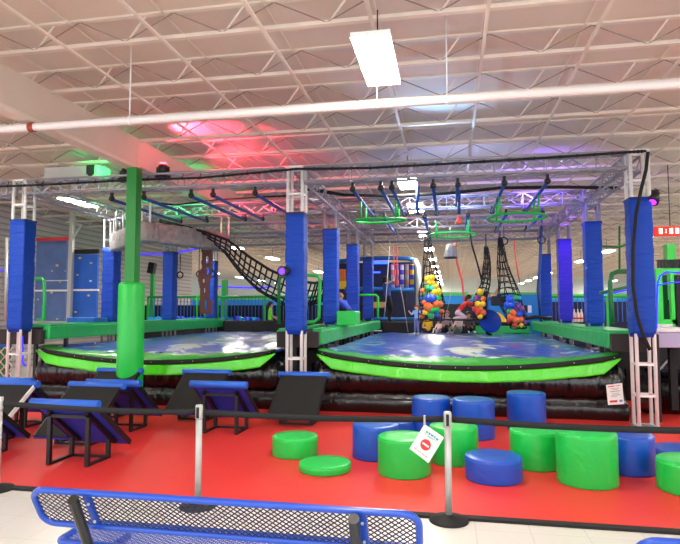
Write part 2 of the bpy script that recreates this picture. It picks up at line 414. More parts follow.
# ------------------------------------------------------------ airbags
def airbag(x0,x1,label,side):
    xi0,xi1=(-8.1,-3.27) if side==0 else (-2.33,2.62)
    cx=(x0+x1)/2; t=thing('airbag',label,'airbag',(cx,15,0))
    # big black base tube (front), rounded cross section with pleats
    def tube_fn(u,v):
        x=x0-.1+(x1-x0+.2)*u
        e=1-.35*max(0,abs(2*u-1)-.95)/.05
        pl=.012*math.sin(x*16)+.016*math.sin(x*31+1)*v+.010*math.sin(x*57+v*9)*v
        if v<.3: return V((x,10.60-.04*math.sin(v/.3*PI)-.012*math.sin(x*5),.02+.30*v/.3))
        a=math.radians(-46+150*(v-.3)/.7)
        return V((x,11.0-(.46*e+pl)*math.cos(a),.62+(.40*e+pl*.7)*math.sin(a)))
    g=MB(); g.grid(tube_fn,260,20); 
    for s_ in(0,1):
        pts=[tube_fn(s_,v/20) for v in range(21)]+[V((pts_x:=(x0-.25 if s_==0 else x1+.25),11.2,.85)),V((pts_x,11.2,.02))]
        n=len(pts); g.add(pts,[list(range(n))])
    g.build('base_tube',K['black'],t)
    # skirt sagging towards the middle
    def edge(u,lvl):
        s=math.sin(PI*u)**.8; x=x0+(x1-x0)*u
        zt=1.12-.235*s; y=10.62-.16*s
        wob=.012*math.sin(u*40)+.008*math.sin(u*83)
        return x,y,zt,wob
    def band(z_hi,z_lo,y_hi,y_lo):
        def fn(u,v):
            x,y,zt,w=edge(u,0); taper=min(1,min(u,1-u)/.06+.08)
            zz=z_hi+(z_lo-z_hi)*v*taper; return V((x,y+y_hi+(y_lo-y_hi)*v+w*(.4+v),zt+zz))
        return fn
    g=MB(); g.grid(band(-.045,-.25,-.045,-.08),90,6); 
    o=g.build('lime_skirt',K['lime'],t); m=o.modifiers.new('thick','SOLIDIFY'); m.thickness=.02
    g=MB(); g.grid(band(.04,-.05,-.05,-.055),90,3); o=g.build('black_strap',K['blackm'],t); m=o.modifiers.new('thick','SOLIDIFY'); m.thickness=.025
    for k in range(24):
        u=(k+.5)/24; x,y,zt,w=edge(u,0); g=MB(); g.ball((x,y-.065,zt-.0),.012,n=6); g.build('rivet',K['steel'],o)
    def upper(u,v):
        x,y,zt,w=edge(u,0); s=math.sin(PI*u)**1.6; a=v*PI/2
        return V((x,y+.02+.32*(1-math.cos(a)),zt+.03+(.02+.10*s)*math.sin(a)+.01*math.sin(u*60)*v))
    g=MB(); g.grid(upper,80,6); g.build('green_roll',K['greenlime'],t)
    def top(u,v):
        x,y,zt,w=edge(u,0); s=math.sin(PI*u)**1.6
        y0=y+.34; z0=zt+.03+.02+.10*s-.015
        yy=y0+(19.6-y0)*v; zz=z0+(1.13-z0)*min(1,v*5)+.05*math.sin(PI*u)*math.sin(PI*v)+.014*math.sin(x*7+yy*3)*math.sin(yy*2.3)+.014*math.sin(x*13+2*math.sin(yy*5))*max(0,1-v*5)
        x=min(max(x,xi0),xi1) if v>.06 else x; return V((x,yy,zz))
    g=MB(); g.grid(top,60,60); o=g.build('blue_top',K['bagtop'],t); m=o.modifiers.new('thick','SOLIDIFY'); m.thickness=.05; m.offset=-1
    # body under the top
    g=MB(); g.b2((xi0,11.1,0),(xi1,19.5,.95)); g.build('black_body',K['blackm'],t)
    return t
K['greenlime']=mat('green_roll_vinyl',(50,170,50),.35,bump=.7,bscale=5,coat=.4)
airbag(-8.42,-3.27,'left airbag with blue top, lime skirt and long black inflated tube',0)
airbag(-2.46,2.86,'right airbag with blue top, lime skirt and black tube carrying a white notice',1)
# notice on tube
t=thing('notice_sheet','white printed notice sheet stuck on the black inflated tube','sign',oY(615,403,10.33))
a,b_,c_,d_=[oY(x,y,10.34) for x,y in((606,385),(622,383),(624,404),(608,405))]
g=MB(); g.prism([a,d_,c_,b_],(0,-.008,0)); g.build('sheet',K['paper'],t)
def on(u,v): return a.lerp(b_,u).lerp(d_.lerp(c_,u),v)+V((0,-.014,0))
g=MB()
for u0,u1,v,h in((.08,.5,.07,.05),(.55,.85,.07,.03)): g.prism([on(u0,v),on(u0,v+h),on(u1,v+h),on(u1,v)],(0,-.002,0))
g.build('red_heading',K['inkr'],t)
g=MB()
for u0,u1,v,h in((.2,.8,.2,.012),(.3,.7,.26,.012),(.2,.82,.34,.02),(.3,.75,.44,.012),(.25,.8,.52,.02),(.2,.6,.6,.012)): g.prism([on(u0,v),on(u0,v+h),on(u1,v+h),on(u1,v)],(0,-.002,0))
g.build('printed_lines',K['ink'],t)
g=MB(); g.prism([on(.12,.78),on(.12,.88),on(.6,.88),on(.6,.78)],(0,-.002,0),0); g.build('red_badge',K['inkr'],t)
g=MB(); g.prism([on(.72,.78),on(.72,.88),on(.9,.88),on(.9,.78)],(0,-.002,0),0); g.build('blue_badge',K['inkb'],t)
# ------------------------------------------------------------ platforms
def platform(x0,x1,y0,y1,label,zt=1.55,inner=1,endm='blackfab'):
    t=thing('padded_platform',label,'platform',((x0+x1)/2,(y0+y1)/2,0))
    xi=x1 if inner>0 else x0; s=inner
    a_,b_=(x0,x1-.03) if s>0 else (x0+.03,x1)
    def pieces(g,z0,z1,ya):
        px=[x for x in XS if x-.21<b_ and x+.21>a_]
        if not px: g.b2((a_,ya,z0),(b_,y1,z1)); return
        x=px[0]; lo,hi=x-.21,x+.21
        if lo-a_>.03: g.b2((a_,ya,z0),(lo,y1,z1))
        if b_-hi>.03: g.b2((hi,ya,z0),(b_,y1,z1))
        yy=ya
        for p in YS:
            if p-.21>yy: g.b2((max(a_,lo),yy,z0),(min(b_,hi),p-.21,z1))
            yy=max(yy,p+.21)
        if y1>yy: g.b2((max(a_,lo),yy,z0),(min(b_,hi),y1,z1))
    g=MB(); pieces(g,zt-.28,zt-.06,y0+.03); g.build('deck_box',K[endm],t)
    g=MB(); g.b2((xi-s*.0,y0,zt-.31),(xi-s*.16,y1,zt-.03)); g.build('side_pad',K['greenpad'],t,bevel=.03)
    g=MB(); pieces(g,zt-.055,zt,y0+.05); g.build('top_pad',K['greenpad'],t)
    for yy in [y0+.6+3.1*k for k in range(int((y1-y0-.7)/3.1)+1)]:
        for xx in(x0+.05,x1-.05):
            g=MB(); g.b2((xx-.035,yy-.035,0),(xx+.035,yy+.035,zt-.3)); g.build('leg',K['frame'],t)
    return t
platform(-8.95,-8.12,10.55,20,'long green padded platform along the left side of the left airbag',1.6,1)
platform(-3.25,-2.99,10.55,19.9,'narrow dark platform along the right side of the left airbag',1.55,-1)
platform(-2.56,-2.36,10.6,19.9,'green padded platform along the left side of the right airbag',1.55,1)
platform(2.66,3.3,10.6,20,'green padded platform along the right side of the right airbag',1.55,-1)
platform(3.42,4.1,10.6,14,'short pale grey platform box right of the big right post',1.55,1,'palebox')if False else None
K['palebox']=mat('pale_lilac_vinyl',(176,166,200),.5)
t=thing('platform_box','pale lilac vinyl box just right of the big right post','platform',(3.8,11,0))
g=MB(); g.b2((3.36,10.5,1.27),(4.02,11.6,1.52)); g.build('box',K['palebox'],t,bevel=.02)
g=MB(); g.b2((3.4,10.52,1.525),(3.98,11.6,1.6)); g.build('top',K['white'],t,bevel=.02)
for xx in(3.45,3.95):
    g=MB(); g.b2((xx-.03,10.6,0),(xx+.03,10.66,1.27)); g.build('leg',K['frame'],t)
# dark side boxes around the middle and left posts
for (a,b,lab) in((-3.2,-2.4,'dark fabric box wrapped round the middle padded post at platform height'),(-10.4,-8.2,'dark brown fabric box left of and behind the left padded post'),(2.68,3.42,'grey fabric box behind the big right post at platform height')):
    g=MB(); g.b2((a,10.40,1.20),(b,10.53,1.50)); tag(g.build('fabric_box',K['blackfab'],bevel=.02),lab,'pad')
# rear black padding behind airbags + deck
for a,b,l in((-8.1,-3.2,'left'),(-2.3,2.6,'right')):
    g=MB(); g.b2((a,19.75,.6),(b,20.0,1.52 if l=='left' else 1.5)); tag(g.build('back_wall_pad',K['blackm'],bevel=.03),'long black padded barrier closing the back of the %s airbag'%l,'barrier')
g=MB(); g.b2((-12,20.1,0),(8,30,.62)); tag(g.build('rear_deck',K['blackm']),'dark raised deck behind the two airbags','deck')
# black netting under left etc
t=thing('green_block','bright green foam block on the platform left of the right airbag','foam block',(-2.55,13,1.55))
a=oY(338,322,13); b=oY(357,311,13); g=MB(); g.b2((a.x,12.8,1.55),(b.x,13.5,b.z)); g.build('block',K['green'],t,bevel=.03)
g=MB(); g.b2((a.x+.01,12.81,1.555),(b.x-.01,12.815,1.58)); g.build('seam',K['greenpad'],t)
a=oY(69,320,12.5);b=oY(96,315.5,12.5); g=MB(); g.b2((a.x,12.4,1.6),(b.x,13,1.72)); tag(g.build('foam_step',K['climb'],bevel=.02),'low blue step pad on the left green platform before the climbing wall','step')
# ------------------------------------------------------------ stools
def stool(px,X,Y,r,h,col,label,name='foam_stool'):
    t=thing(name,label,'stool',(X,Y,.02),random.uniform(0,6))
    h=h-.02
    g=MB(); g.lathe([(r*.985,0),(r,.02),(r,h-.03),(r*.995,h-.012)],n=48); g.build('side',K[col],t,local=True)
    g=MB(); rr=random.Random(px)
    g.lathe([(r*.996,h-.014),(r*.985,h-.003),(r*.95,h+.004),(r*.6,h+.001),(r*.25,h-.004),(0.0001,h-.006)],n=48); g.build('top',K[col],t,local=True)
    return t
ST=[(294,-2.01,7.40,.30,.26,'green','green stool disc of medium height, leftmost of the stools'),
(325,-1.47,6.76,.31,.11,'green','lowest green disc lying flat in the front row left of the tall stools'),
(376,-.96,7.48,.30,.43,'blue','blue stool just left of the green one beside the hanging sign'),
(404,-.54,6.80,.305,.44,'green','green stool directly left of the barrier post behind the sign corner'),
(456,.03,7.42,.30,.46,'green','green stool directly behind the barrier post and tape'),
(493,.46,6.77,.315,.27,'blue','squat blue stool in the front row right of the barrier post'),
(431,-.30,9.12,.295,.55,'blue','tall blue stool in the back row behind the tape, left of its twin'),
(474,.33,8.90,.31,.57,'blue','tall blue stool in the back row, just right of and behind the barrier post'),
(525,1.17,9.55,.295,.60,'blue','tallest blue stool standing alone against the black airbag tube'),
(533,1.0,7.40,.30,.45,'green','green stool standing left of and behind the biggest green stool'),
(586,1.46,6.82,.318,.56,'green','biggest green stool, in the front row with a creased side'),
(635,2.05,7.35,.27,.45,'blue','blue stool peeking out right of the biggest green stool'),
(587,1.83,8.55,.31,.14,'blue','low blue disc mostly hidden behind the biggest green stool and tape'),
(678,2.98,8.35,.36,.09,'blue','flat blue disc at the right edge under the tape'),
(680,2.48,6.72,.34,.33,'green','green stool cut off by the right edge of the photo'),
(390,oY(399,420,9.1).x,9.1,.30,.19,'blue','low blue stool in the back, peeking over the tape left of the tall pair')]
for s in ST: stool(*s)
# ------------------------------------------------------------ ramps
def ramp(X,ytop,d,label,edge='frame'):
    t=thing('ramp_step',label,'ramp',(X,ytop+d*.4,.02),0 if d>0 else PI)
    W=.80; A=V((0,-.40,.755)); B=V((0,.38,.13)); n=V((0,.61,.80)).normalized()
    ax=(B-A).normalized(); up=V((0,-ax.z,ax.y)); up=V((0,0.606,0.796))
    rot=Quaternion((1,0,0),-math.atan2(.61,.80)).to_matrix()
    L=(B-A).length; c=(A+B)/2
    g=MB(); g.box(c+up*.028,(W,L,.012),0,rot); g.build('grip_surface',K['grip'],t,local=True)
    g=MB(); g.box(c,(W-.005,L-.003,.042),0,rot); g.build('panel',K['ramp'],t,local=True)
    for s in(-1,1):
        g=MB(); g.box(c+V((s*(W/2+.006),0,0))+up*.004,(.014,L+.004,.066),0,rot); g.build('edge_trim',K[edge],t,local=True)
        g=MB(); g.box(c+V((s*.26,0,0))-up*.045,(.05,L*.78,.05),0,rot); g.build('rail',K['frame'],t,local=True)
    g=MB(); g.tube([A+V((-W/2-.055,0,.0)),A+V((W/2+.055,0,.0))],.054,14); g.build('blue_nosing',K['nose'],t,local=True)
    zf=lambda y: .755+(y+.40)*(-.625/.78)-.075
    for s in(-1,1):
        for y in(-.31,.12):
            g=MB(); g.b2((s*.26-.023,y-.023,0),(s*.26+.023,y+.023,zf(y+.03))); g.build('leg',K['frame'],t,local=True)
        g=MB(); g.b2((s*.26-.022,-.285,0),(s*.26+.022,.095,.03)); g.build('foot_bar',K['frame'],t,local=True)
    g=MB(); g.b2((-.235,-.325,zf(-.3)-.03),(.235,-.295,zf(-.3)+.01)); g.build('cross_bar',K['frame'],t,local=True)
    g=MB(); g.b2((-.235,.105,0),(.235,.135,.03)); g.build('cross_bar',K['frame'],t,local=True)
    return t
ramp(-4.56,6.24,1,'nearest ramp, turned so its blue underside and black legs face the camera')
ramp(-6.12,6.3,1,'ramp cut off by the left edge, only the low corner of its dark underside showing')
ramp(-3.45,8.27,1,'ramp with blue underside facing the camera, right behind the second barrier post')
ramp(-2.5,9.78,-1,'black grip ramp facing the camera in front of the middle post, rightmost ramp')
ramp(-4.34,9.85,-1,'black grip ramp facing the camera, half hidden behind the ramp with the blue underside')
ramp(-6.02,9.78,-1,'black grip ramp facing the camera right beside the green column')
ramp(-5.2,7.84,-1,'black grip ramp facing the camera just behind the nearest ramp')
ramp(-5.13,8.16,1,'ramp sloping away, back to back with the black grip ramp behind the nearest one')
ramp(-6.6,7.78,-1,'grey worn grip ramp with a white edge at the left side of the photo','white')
ramp(-6.95,8.1,1,'ramp sloping away behind the worn grip ramp at the left side')
# ------------------------------------------------------------ stanchions and tape
SP=[(-4.74,5.42),(-2.42,5.33),(-.03,5.4),(2.34,5.32)]
sl=['chrome barrier post at the left edge of the photo','chrome barrier post standing behind the blue bench','chrome barrier post with the sign hanging beside it','chrome barrier post beyond the right edge that ends the tape']
for i,(X,Y) in enumerate(SP):
    t=thing('barrier_post',sl[i],'barrier post',(X,Y,0.0 if Y<5.43 else .025))
    g=MB(); g.lathe([(.175,0),(.178,.012),(.165,.025),(.06,.045),(.035,.06)],n=32); g.build('base',K['blackm'],t,local=True)
    g=MB(); g.lathe([(.031,.05),(.031,.84)],n=20); g.build('pole',K['steel'],t,local=True)
    g=MB(); g.lathe([(.035,.84),(.036,.85),(.036,.965),(.03,.975),(.0001,.978)],n=20); g.build('head',K['steel'],t,local=True)
    g=MB(); g.b2((-.014,-.040,.85),(.014,-.03,.955)); g.build('slot',K['blackm'],t,local=True)
ZTp=.905
for i in range(3):
    (x0,y0),(x1,y1)=SP[i],SP[i+1]; g=MB()
    x0+=.04;x1-=.04
    def fn(u,v,x0=x0,y0=y0,x1=x1,y1=y1,i=i):
        s=4*u*(1-u); return V((x0+(x1-x0)*u,y0+(y1-y0)*u,ZTp-.028+.056*v-.025*s))
    g.grid(fn,24,2); o=g.build('barrier_tape',K['blackm']); m=o.modifiers.new('thick','SOLIDIFY'); m.thickness=.003
    tag(o,['black belt tape between the left edge post and the post behind the bench','black belt tape between the two posts in view, holding the sign','black belt tape running right out of the photo from the post near the sign'][i],'barrier tape')
# sign hung from tape
t=thing('hanging_sign','white tilted no-entry sign hanging by a clip from the black tape','sign',oY(425,440,5.36))
C4=[oY(x,y,5.335) for x,y in((424.5,424),(444,437.5),(428.5,463),(409.5,448.5))]  # top, right, bottom, left
def sg(u,v,off=.004): return C4[0].lerp(C4[1],u).lerp(C4[3].lerp(C4[2],u),v)+V((0,-off,0))
g=MB(); g.prism([C4[0],C4[3],C4[2],C4[1]],(0,-.003,0)); g.build('sign_board',K['paper'],t)
g=MB(); n=28; g.add([sg(.5+.235*math.cos(2*PI*k/n),.56+.185*math.sin(2*PI*k/n),.006) for k in range(n)]+[sg(.5+.235*math.cos(2*PI*k/n),.56+.185*math.sin(2*PI*k/n),.003) for k in range(n)],[list(range(n))]+[(k,(k+1)%n,(k+1)%n+n,k+n) for k in range(n)]); g.build('no_entry_disc',K['noentry'],t)
g=MB(); g.prism([sg(.34,.53,.008),sg(.34,.59,.008),sg(.66,.59,.008),sg(.66,.53,.008)],(0,.001,0)); g.build('white_bar',K['paper'],t)
g=MB()
for k,(u0,u1,v,h,mi) in enumerate(((.2,.34,.14,.07,0),(.36,.44,.13,.08,1),(.46,.6,.14,.06,1),(.62,.7,.13,.08,0),(.72,.86,.14,.07,0),(.16,.88,.235,.012,1),(.36,.66,.265,.025,0))):
    g.prism([sg(u0,v,.006),sg(u0+.015,v+h,.006),sg(u1-.015,v+h,.006),sg(u1,v,.006)],(0,.001,0),mi)
g.build('logo',[K['inkg'],K['inkb']],t)
# text DO NOT ENTER from stroke letters
def text_on(txt,frame,cw,h,mtl,parent,name,depth=.001,size=None):
    cu=bpy.data.curves.new(name,'FONT'); cu.body=txt; cu.align_x='CENTER'; cu.size=1; cu.extrude=0
    o=bpy.data.objects.new(name,cu); COL.objects.link(o); dg=bpy.context.evaluated_depsgraph_get(); me=bpy.data.meshes.new_from_object(o.evaluated_get(dg)); bpy.data.objects.remove(o)
    w=max(v.co.x for v in me.vertices)-min(v.co.x for v in me.vertices); hh=max(v.co.y for v in me.vertices)-min(v.co.y for v in me.vertices); mx=min(v.co.x for v in me.vertices); my=min(v.co.y for v in me.vertices)
    P=wl(parent)
    for v in me.vertices: v.co=frame((v.co.x-mx)/w,(v.co.y-my)/hh)-P
    me.materials.clear(); me.materials.append(mtl); ob=bpy.data.objects.new(name,me); COL.objects.link(ob); ob.parent=parent; return ob
text_on('DO NOT ENTER',lambda u,v: sg(.15+.7*u,.905-.06*v,.006),1,1,K['ink'],t,'lettering')
g=MB(); q=C4[0]; g.b2((q.x-.008,q.y-.006,q.z-.012),(q.x+.008,q.y+.03,q.z+.075)); g.build('clip',K['steel'],t)
# ------------------------------------------------------------ bench
def mesh_panel(g,pt,W,H,r,px=.039,pz=.034,th=.0062,dp=.003):
    # diagonals clipped to the rounded rectangle W x H centred at 0
    m=pz/px
    poly=rrect(0,0,W,H,r,4)
    def clip(c,s):  # line z = s*m*x + c
        hits=[]
        for i in range(len(poly)):
            a=poly[i];b=poly[(i+1)%len(poly)]
            fa=a[1]-s*m*a[0]-c; fb=b[1]-s*m*b[0]-c
            if fa*fb<0: k=fa/(fa-fb); hits.append((a[0]+(b[0]-a[0])*k,a[1]+(b[1]-a[1])*k))
        return hits
    rng=int((W*m/2+H/2)/pz)+2
    for s in(-1,1):
        for k in range(-rng,rng+1):
            h=clip((k+.5)*pz,s)
            if len(h)>=2: g.bar(pt(*h[0]),pt(*h[1]),th,dp,up=(0,1,.2))
def bench(label,loc):
    t=thing('mesh_bench',label,'bench',loc)
    W=2.28
    # back panel plane: leans so that its top is nearer the camera (-y)
    Hb=.27; top=V((0,0,.84)); bd=V((0,.13,-.235)); bd.normalize()
    def bp(u,w): return top+V((u,0,0))+bd*(Hb/2-w)      # w up in panel
    g=MB(); mesh_panel(g,bp,W-.03,Hb-.03,.05); g.build('back_mesh',K['benchmesh'],t,local=True)
    g=MB(); g.tube([bp(a,b) for a,b in rrect(0,0,W,Hb,.08,6)],.02,10,closed=True); g.build('back_rim',K['benchblue'],t,local=True)
    for x in(-W/2+.33,W/2-.33):
        g=MB(); g.bar(bp(x+.03,Hb/2),bp(x+.03,-Hb/2),.05,.012,up=(0,1,.5)); g.build('back_strap',K['benchblue'],t,local=True)
        g=MB()
        for w_ in(.05,-.09): g.ball(bp(x+.03,w_)+V((0,-.014,0)),.01,n=8)
        g.build('bolts',K['steel'],t,local=True)
        g=MB(); g.tube([(x,-.075,.825),(x,-.07,.82),(x,.16,.36),(x,.24,.2),(x,.30,.0)],.03,14); g.build('support_post',K['post'],t,local=True)
        g=MB(); g.tube([(x,.16,.40),(x,.52,.40)],.025,10); g.build('support_arm',K['post'],t,local=True)
        g=MB(); g.tube([(x,.02,.025),(x,.6,.025)],.025,10); g.build('foot',K['post'],t,local=True)
    # seat
    def sp(u,w): return V((u,.40,.45))+V((0,-w,0))
    g=MB(); mesh_panel(g,sp,W-.04,.30,.03,th=.006); g.build('seat_mesh',K['benchblue'],t,local=True)
    g=MB(); g.tube([sp(a,b) for a,b in rrect(0,0,W-.02,.34,.06,6)],.022,10,closed=True); g.build('seat_rim',K['benchblue'],t,local=True)
    g=MB(); g.b2((-(W-.2)/2+.05,.225,.385),((W-.2)/2-.05,.24,.455)); g.build('seat_lip',K['benchblue'],t,local=True,bevel=.006)
    return t
bench('blue expanded-metal mesh bench seen from behind at the bottom of the photo',(-1.31,3.07,0))
bench('second blue mesh bench, only its top corner showing at the bottom right',(1.985,2.93,0))
# ------------------------------------------------------------ overhead obstacles: blue tubes with clamps
def htube(X,y0,y1,z,label,group=None,clamp=True,mtl='cblue'):
    t=thing('overhead_tube',label,'tube',(X,(y0+y1)/2,z-.03),0,group)
    g=MB(); g.tube([(X,y0,z),(X,y1,z)],.032,10); g.build('tube',K[mtl],t)
    if clamp:
        for y in(y0+.02,y1-.05):
            g=MB(); g.ball((X,y,z+.02),.06,n=10); g.b2((X-.025,y-.025,z),(X+.025,y+.025,z+.14)); g.build('clamp',K['frame'],t)
    return t
for X,l in((-6.6,'left of the green column'),(-5.9,'just behind the green column'),(-4.9,'first right of the green column'),(-4.45,'second right of the green column'),(-3.6,'just left of the big middle post')):
    htube(X,10.25,13.3,4.1,'dark blue overhead tube behind the left front truss, '+l)
for X,l in((-1.72,'first right of the middle post'),(-1.2,'second right of the middle post'),(-1.0,'third right of the middle post'),(-.26,'near the glaring ceiling light'),(.17,'short one above the middle green hoop')):
    htube(X,10.25,13.3 if X<0 else 12.2,4.1,'blue overhead tube behind the right front truss, '+l)
for X,l in((.97,'left one carrying the large green hoop'),(1.69,'right one carrying the large green hoop')):
    htube(X,10.25,13.3,4.1,'blue overhead tube behind the right front truss, '+l)
for X,y0,l in((-1.5,13.5,'beneath the second truss, behind the flat green hoop'),(-.55,13.5,'beneath the second truss, right of the flat green hoop'),(.45,13.5,'beneath the second truss above the hanging white bell'),(1.3,13.5,'beneath the second truss above the ball nets'),(2.1,13.5,'beneath the second truss near the right posts')):
    htube(X,y0,16.4,4.08,'blue tube '+l)
def hoop(cx,cy,z,r,hang,label,ztop=4.08,r2=None):
    t=thing('green_hoop',label,'hoop',(cx,cy,z-.02)); r2=r2 or r
    g=MB(); g.tube([(cx+r*math.cos(2*PI*k/40),cy+r2*math.sin(2*PI*k/40),z) for k in range(40)],.025,8,closed=True); g.build('ring',K['gframe'],t)
    for x,y in hang:
        g=MB(); g.tube([(x,y,z),(x,y,ztop)],.022,8); g.build('hanger',K['gframe'],t)
    return t
def ringpts(cx,cy,r,sx): 
    out=[]
    for X in sx:
        d=math.sqrt(max(0,r*r-(X-cx)**2)); out+=[(X,cy-d),(X,cy+d)]
    return out
p=oY(517,217.5,11.6); hoop(p.x,11.6,p.z,.55,[(.97,11.3),(.97,12.0),(1.69,11.3),(1.69,11.9)],'large round green hoop hung below the truss, right of the other hoops')
p=oY(453,235,14.3); hoop(p.x,14.3,p.z,.56,ringpts(p.x,14.3,.56,(p.x-.4,p.x+.36)),'round green hoop hanging above the kneeling girl, middle of the three hoops',4.05)
p=oY(380,220.5,11.6); hoop(p.x,11.6,p.z+.0,.52,ringpts(p.x,11.6,.5,(-1.72,-1.02)),'flat green hoop seen edge-on hanging near the middle post',4.08,.3)
# white bell / gray bucket, red ropes
p=oY(450.5,252,15); t=thing('hanging_bell','pale grey bell-shaped bucket hanging below the middle green hoop','bucket',p)
g=MB(); g.lathe([(.0001,.22),(.07,.21),(.14,.13),(.155,0),(.165,-.10),(.17,-.13)],p,24); g.build('shell',K['silver'],t)
g=MB(); g.lathe([(.17,-.13),(.18,-.15),(.15,-.17),(.0001,-.17)],p,24); g.build('rim',K['frame'],t)
g=MB(); g.tube([p+V((0,0,.22)),V((p.x,p.y,4.05))],.015,6); g.build('rod',K['steel'],t)
def strap(pts,Y,label,m='rope_red',r=.02,name='hanging_strap',cat='strap'):
    return tag(MB().tube([oY(a,b,Y) for a,b in pts],r,6).build(name,K[m]),label,cat)
strap([(455,243),(457,262),(462,280),(464,300)],15.2,'coral red strap hanging beside the grey bell bucket',r=.03)
strap([(514,240),(516,262),(520,285)],16.2,'coral red strap hanging right of the rightmost ball net')
strap([(393,246),(394,262),(396,285)],17.2,'coral red strap in front of the chequered playground columns, left of its pair')
strap([(397,246),(397,265),(397,286)],17.3,'coral red strap in front of the chequered playground columns, right of its pair')
strap([(468,222),(472,245),(477,262),(483,285)],14.4,'long dark pole slanting from the middle green hoop down to the climber','net',.025,'climbing_pole','pole')
strap([(390,240),(388,270),(386,300),(384,318)],17.0,'pale rope the climbing youth in blue is holding','steel',.014,'climbing_rope','rope')
strap([(400,285),(403,300),(408,332)],18,'thin pale rope slanting down beside the playground structure','steel',.012,'thin_rope','rope')
strap([(541,215),(541,240),(540,262),(538,290),(541,322)],18.4,'blue and white twisted rope hanging left of the rear right posts','cblue',.05,'climbing_rope','rope')
strap([(418,185),(417,205),(418,215)],11.6,'short blue strap hanging under the glaring ceiling light','cblue',.04)
strap([(459,190),(459,205),(459,214)],11.6,'blue strap with a red handle hanging left of the large green hoop','cblue',.035)
p=oY(459,220,11.6); g=MB(); g.lathe([(.03,.08),(.06,-.05),(.055,-.08)],p,12); tag(g.build('red_handle',K['rope_red']),'small red handle at the end of the blue strap under the truss','handle')
# rings
def gring(x,y,Y,r,label,ytop,m='net'):
    p=oY(x,y,Y); t=thing('gym_ring',label,'ring',p-V((0,0,r)))
    g=MB(); g.tube([p+V((r*math.cos(2*PI*k/20),0,r*math.sin(2*PI*k/20))) for k in range(20)],.018,6,closed=True); g.build('ring',K[m],t)
    g=MB(); g.bar(p+V((0,0,r)),(p.x,p.y,Z1 if Y>15 else 3.42),.02); g.build('strap',K['ramp'] if m!='net' else K['frame'],t)
gring(180,275,14.5,.085,'black ring hanging left of the dark red holed board',244)
gring(199,274,16.5,.085,'black ring half hidden behind the dark red holed board',250)
gring(212,274,14.5,.085,'black ring hanging right of the dark red holed board',252)
gring(504,241,16.5,.1,'black ring hanging right of the rightmost ball net top',218)
gring(541.5,240,16.5,.1,'thin black ring hanging near the rear right posts',220)
# ------------------------------------------------------------ silver wrapped beam
pts=[V((-8.4,13.25,3.62)),V((-6.55,11.5,3.62)),V((-5.62,13.75,3.62))]
t=thing('wrapped_beam','silver wrapped bent beam hanging behind the green column','beam',(-6.6,12.5,3.35))
g=MB(); secs=[]
d0=(pts[1]-pts[0]).normalized(); d1=(pts[2]-pts[1]).normalized()
for u in range(25):
    secs.append((pts[0].lerp(pts[1],u/24),V((-d0.y,d0.x,0))))
mn=(V((-d0.y,d0.x,0))+V((-d1.y,d1.x,0))); mn=mn/(mn.length_squared/2); secs[-1]=(pts[1],mn)
for u in range(1,25): secs.append((pts[1].lerp(pts[2],u/24),V((-d1.y,d1.x,0))))
vs=[]; sect=rrect(0,0,.26,.46,.06,4); n=len(sect)
for k,(q,nn) in enumerate(secs):
    for m_,(a,b) in enumerate(sect): w=1+.05*math.sin(k*1.9+m_); vs.append(q+nn*a*w+V((0,0,b*w)))
fs=[(k*n+m_,k*n+(m_+1)%n,(k+1)*n+(m_+1)%n,(k+1)*n+m_) for k in range(len(secs)-1) for m_ in range(n)]
g.add(vs,fs,0,True); g.add(vs[:n],[list(range(n))]); g.add(vs[-n:],[list(range(n))])
g.build('wrap',K['silver'],t)
for q in(pts[0]+V((.3,-.28,0)),pts[1],pts[2]):
    for s in(-.1,.1):
        g=MB(); g.tube([q+V((s,0,.2)),V((q.x+s,q.y,Z1+.02))],.025,8); g.build('hanger_tube',K['white'],t)
# red board with holes
p=oY(206,248,14.1); q=oY(205,314,14.1); H=p.z-q.z; W=.34
t=thing('holed_board','dark red wavy climbing board with oval holes hanging from the silver beam','climbing board',(p.x,14.1,q.z))
g=MB(); N=80; Mx=20
def inside(x,z):
    cx=.035*math.sin(z*4.2+1)
    if abs(x-cx)>.155+.028*math.sin(z*7.5): return False
    for hx,hz,a,b in((.02,.24,.05,.13),(-.02,.62,.03,.05),(-.09,.42,.0,.0),(.06,1.12,.045,.10),(-.05,.86,.035,.05),(.04,1.42,.05,.1),(-.16,1.25,.06,.1),(.16,.55,.05,.2)):
        if a and ((x-hx)/a)**2+((z-hz)/b)**2<1: return False
    return True
for i in range(N):
    for k in range(Mx):
        x=-.2+.4*(k+.5)/Mx; z=H*(i+.5)/N
        if inside(x,z):
            dx=.2/Mx; dz=H/N/2; g.box((p.x+x,14.1,q.z+z),(2*dx,.04,2*dz))
g.build('board',K['redboard'],t)
for s in(-.1,.1):
    g=MB(); g.bar((p.x+s,14.1,p.z-.03),(p.x+s,14.1,3.55),.02); g.build('hanging_strap',K['frame'],t)
# ------------------------------------------------------------ cargo net hammock
P0=oY(225,240,13.8); 
t=thing('cargo_net','black rope cargo net sagging from the silver beam down behind the middle post','net',(P0.x+1.5,14.3,2.0))
cat_=[oY(a,b,y) for a,b,y in((160,222,13.2),(205,236,13.8),(224,250,14.2),(240,272,14.4),(258,290,14.6),(280,303,14.8),(300,305,14.9),(318,300,15.0),(328,294,15.1))]
top_=[oY(a,b,y) for a,b,y in((160,220,12.9),(205,232,12.7),(228,240,12.8),(248,256,12.9),(270,270,13.0),(295,281,13.1),(315,283,13.2),(325,281,13.3),(330,279,13.4))]
def lerpl(L,u): u=u*(len(L)-1); i=min(int(u),len(L)-2); return L[i].lerp(L[i+1],u-i)
def nf(u,v):
    a=lerpl(cat_,u); b=lerpl(top_,u); q=a.lerp(b,v); return q+V((0,0,-.25*math.sin(PI*v)*min(1,u*3)))
g=MB()
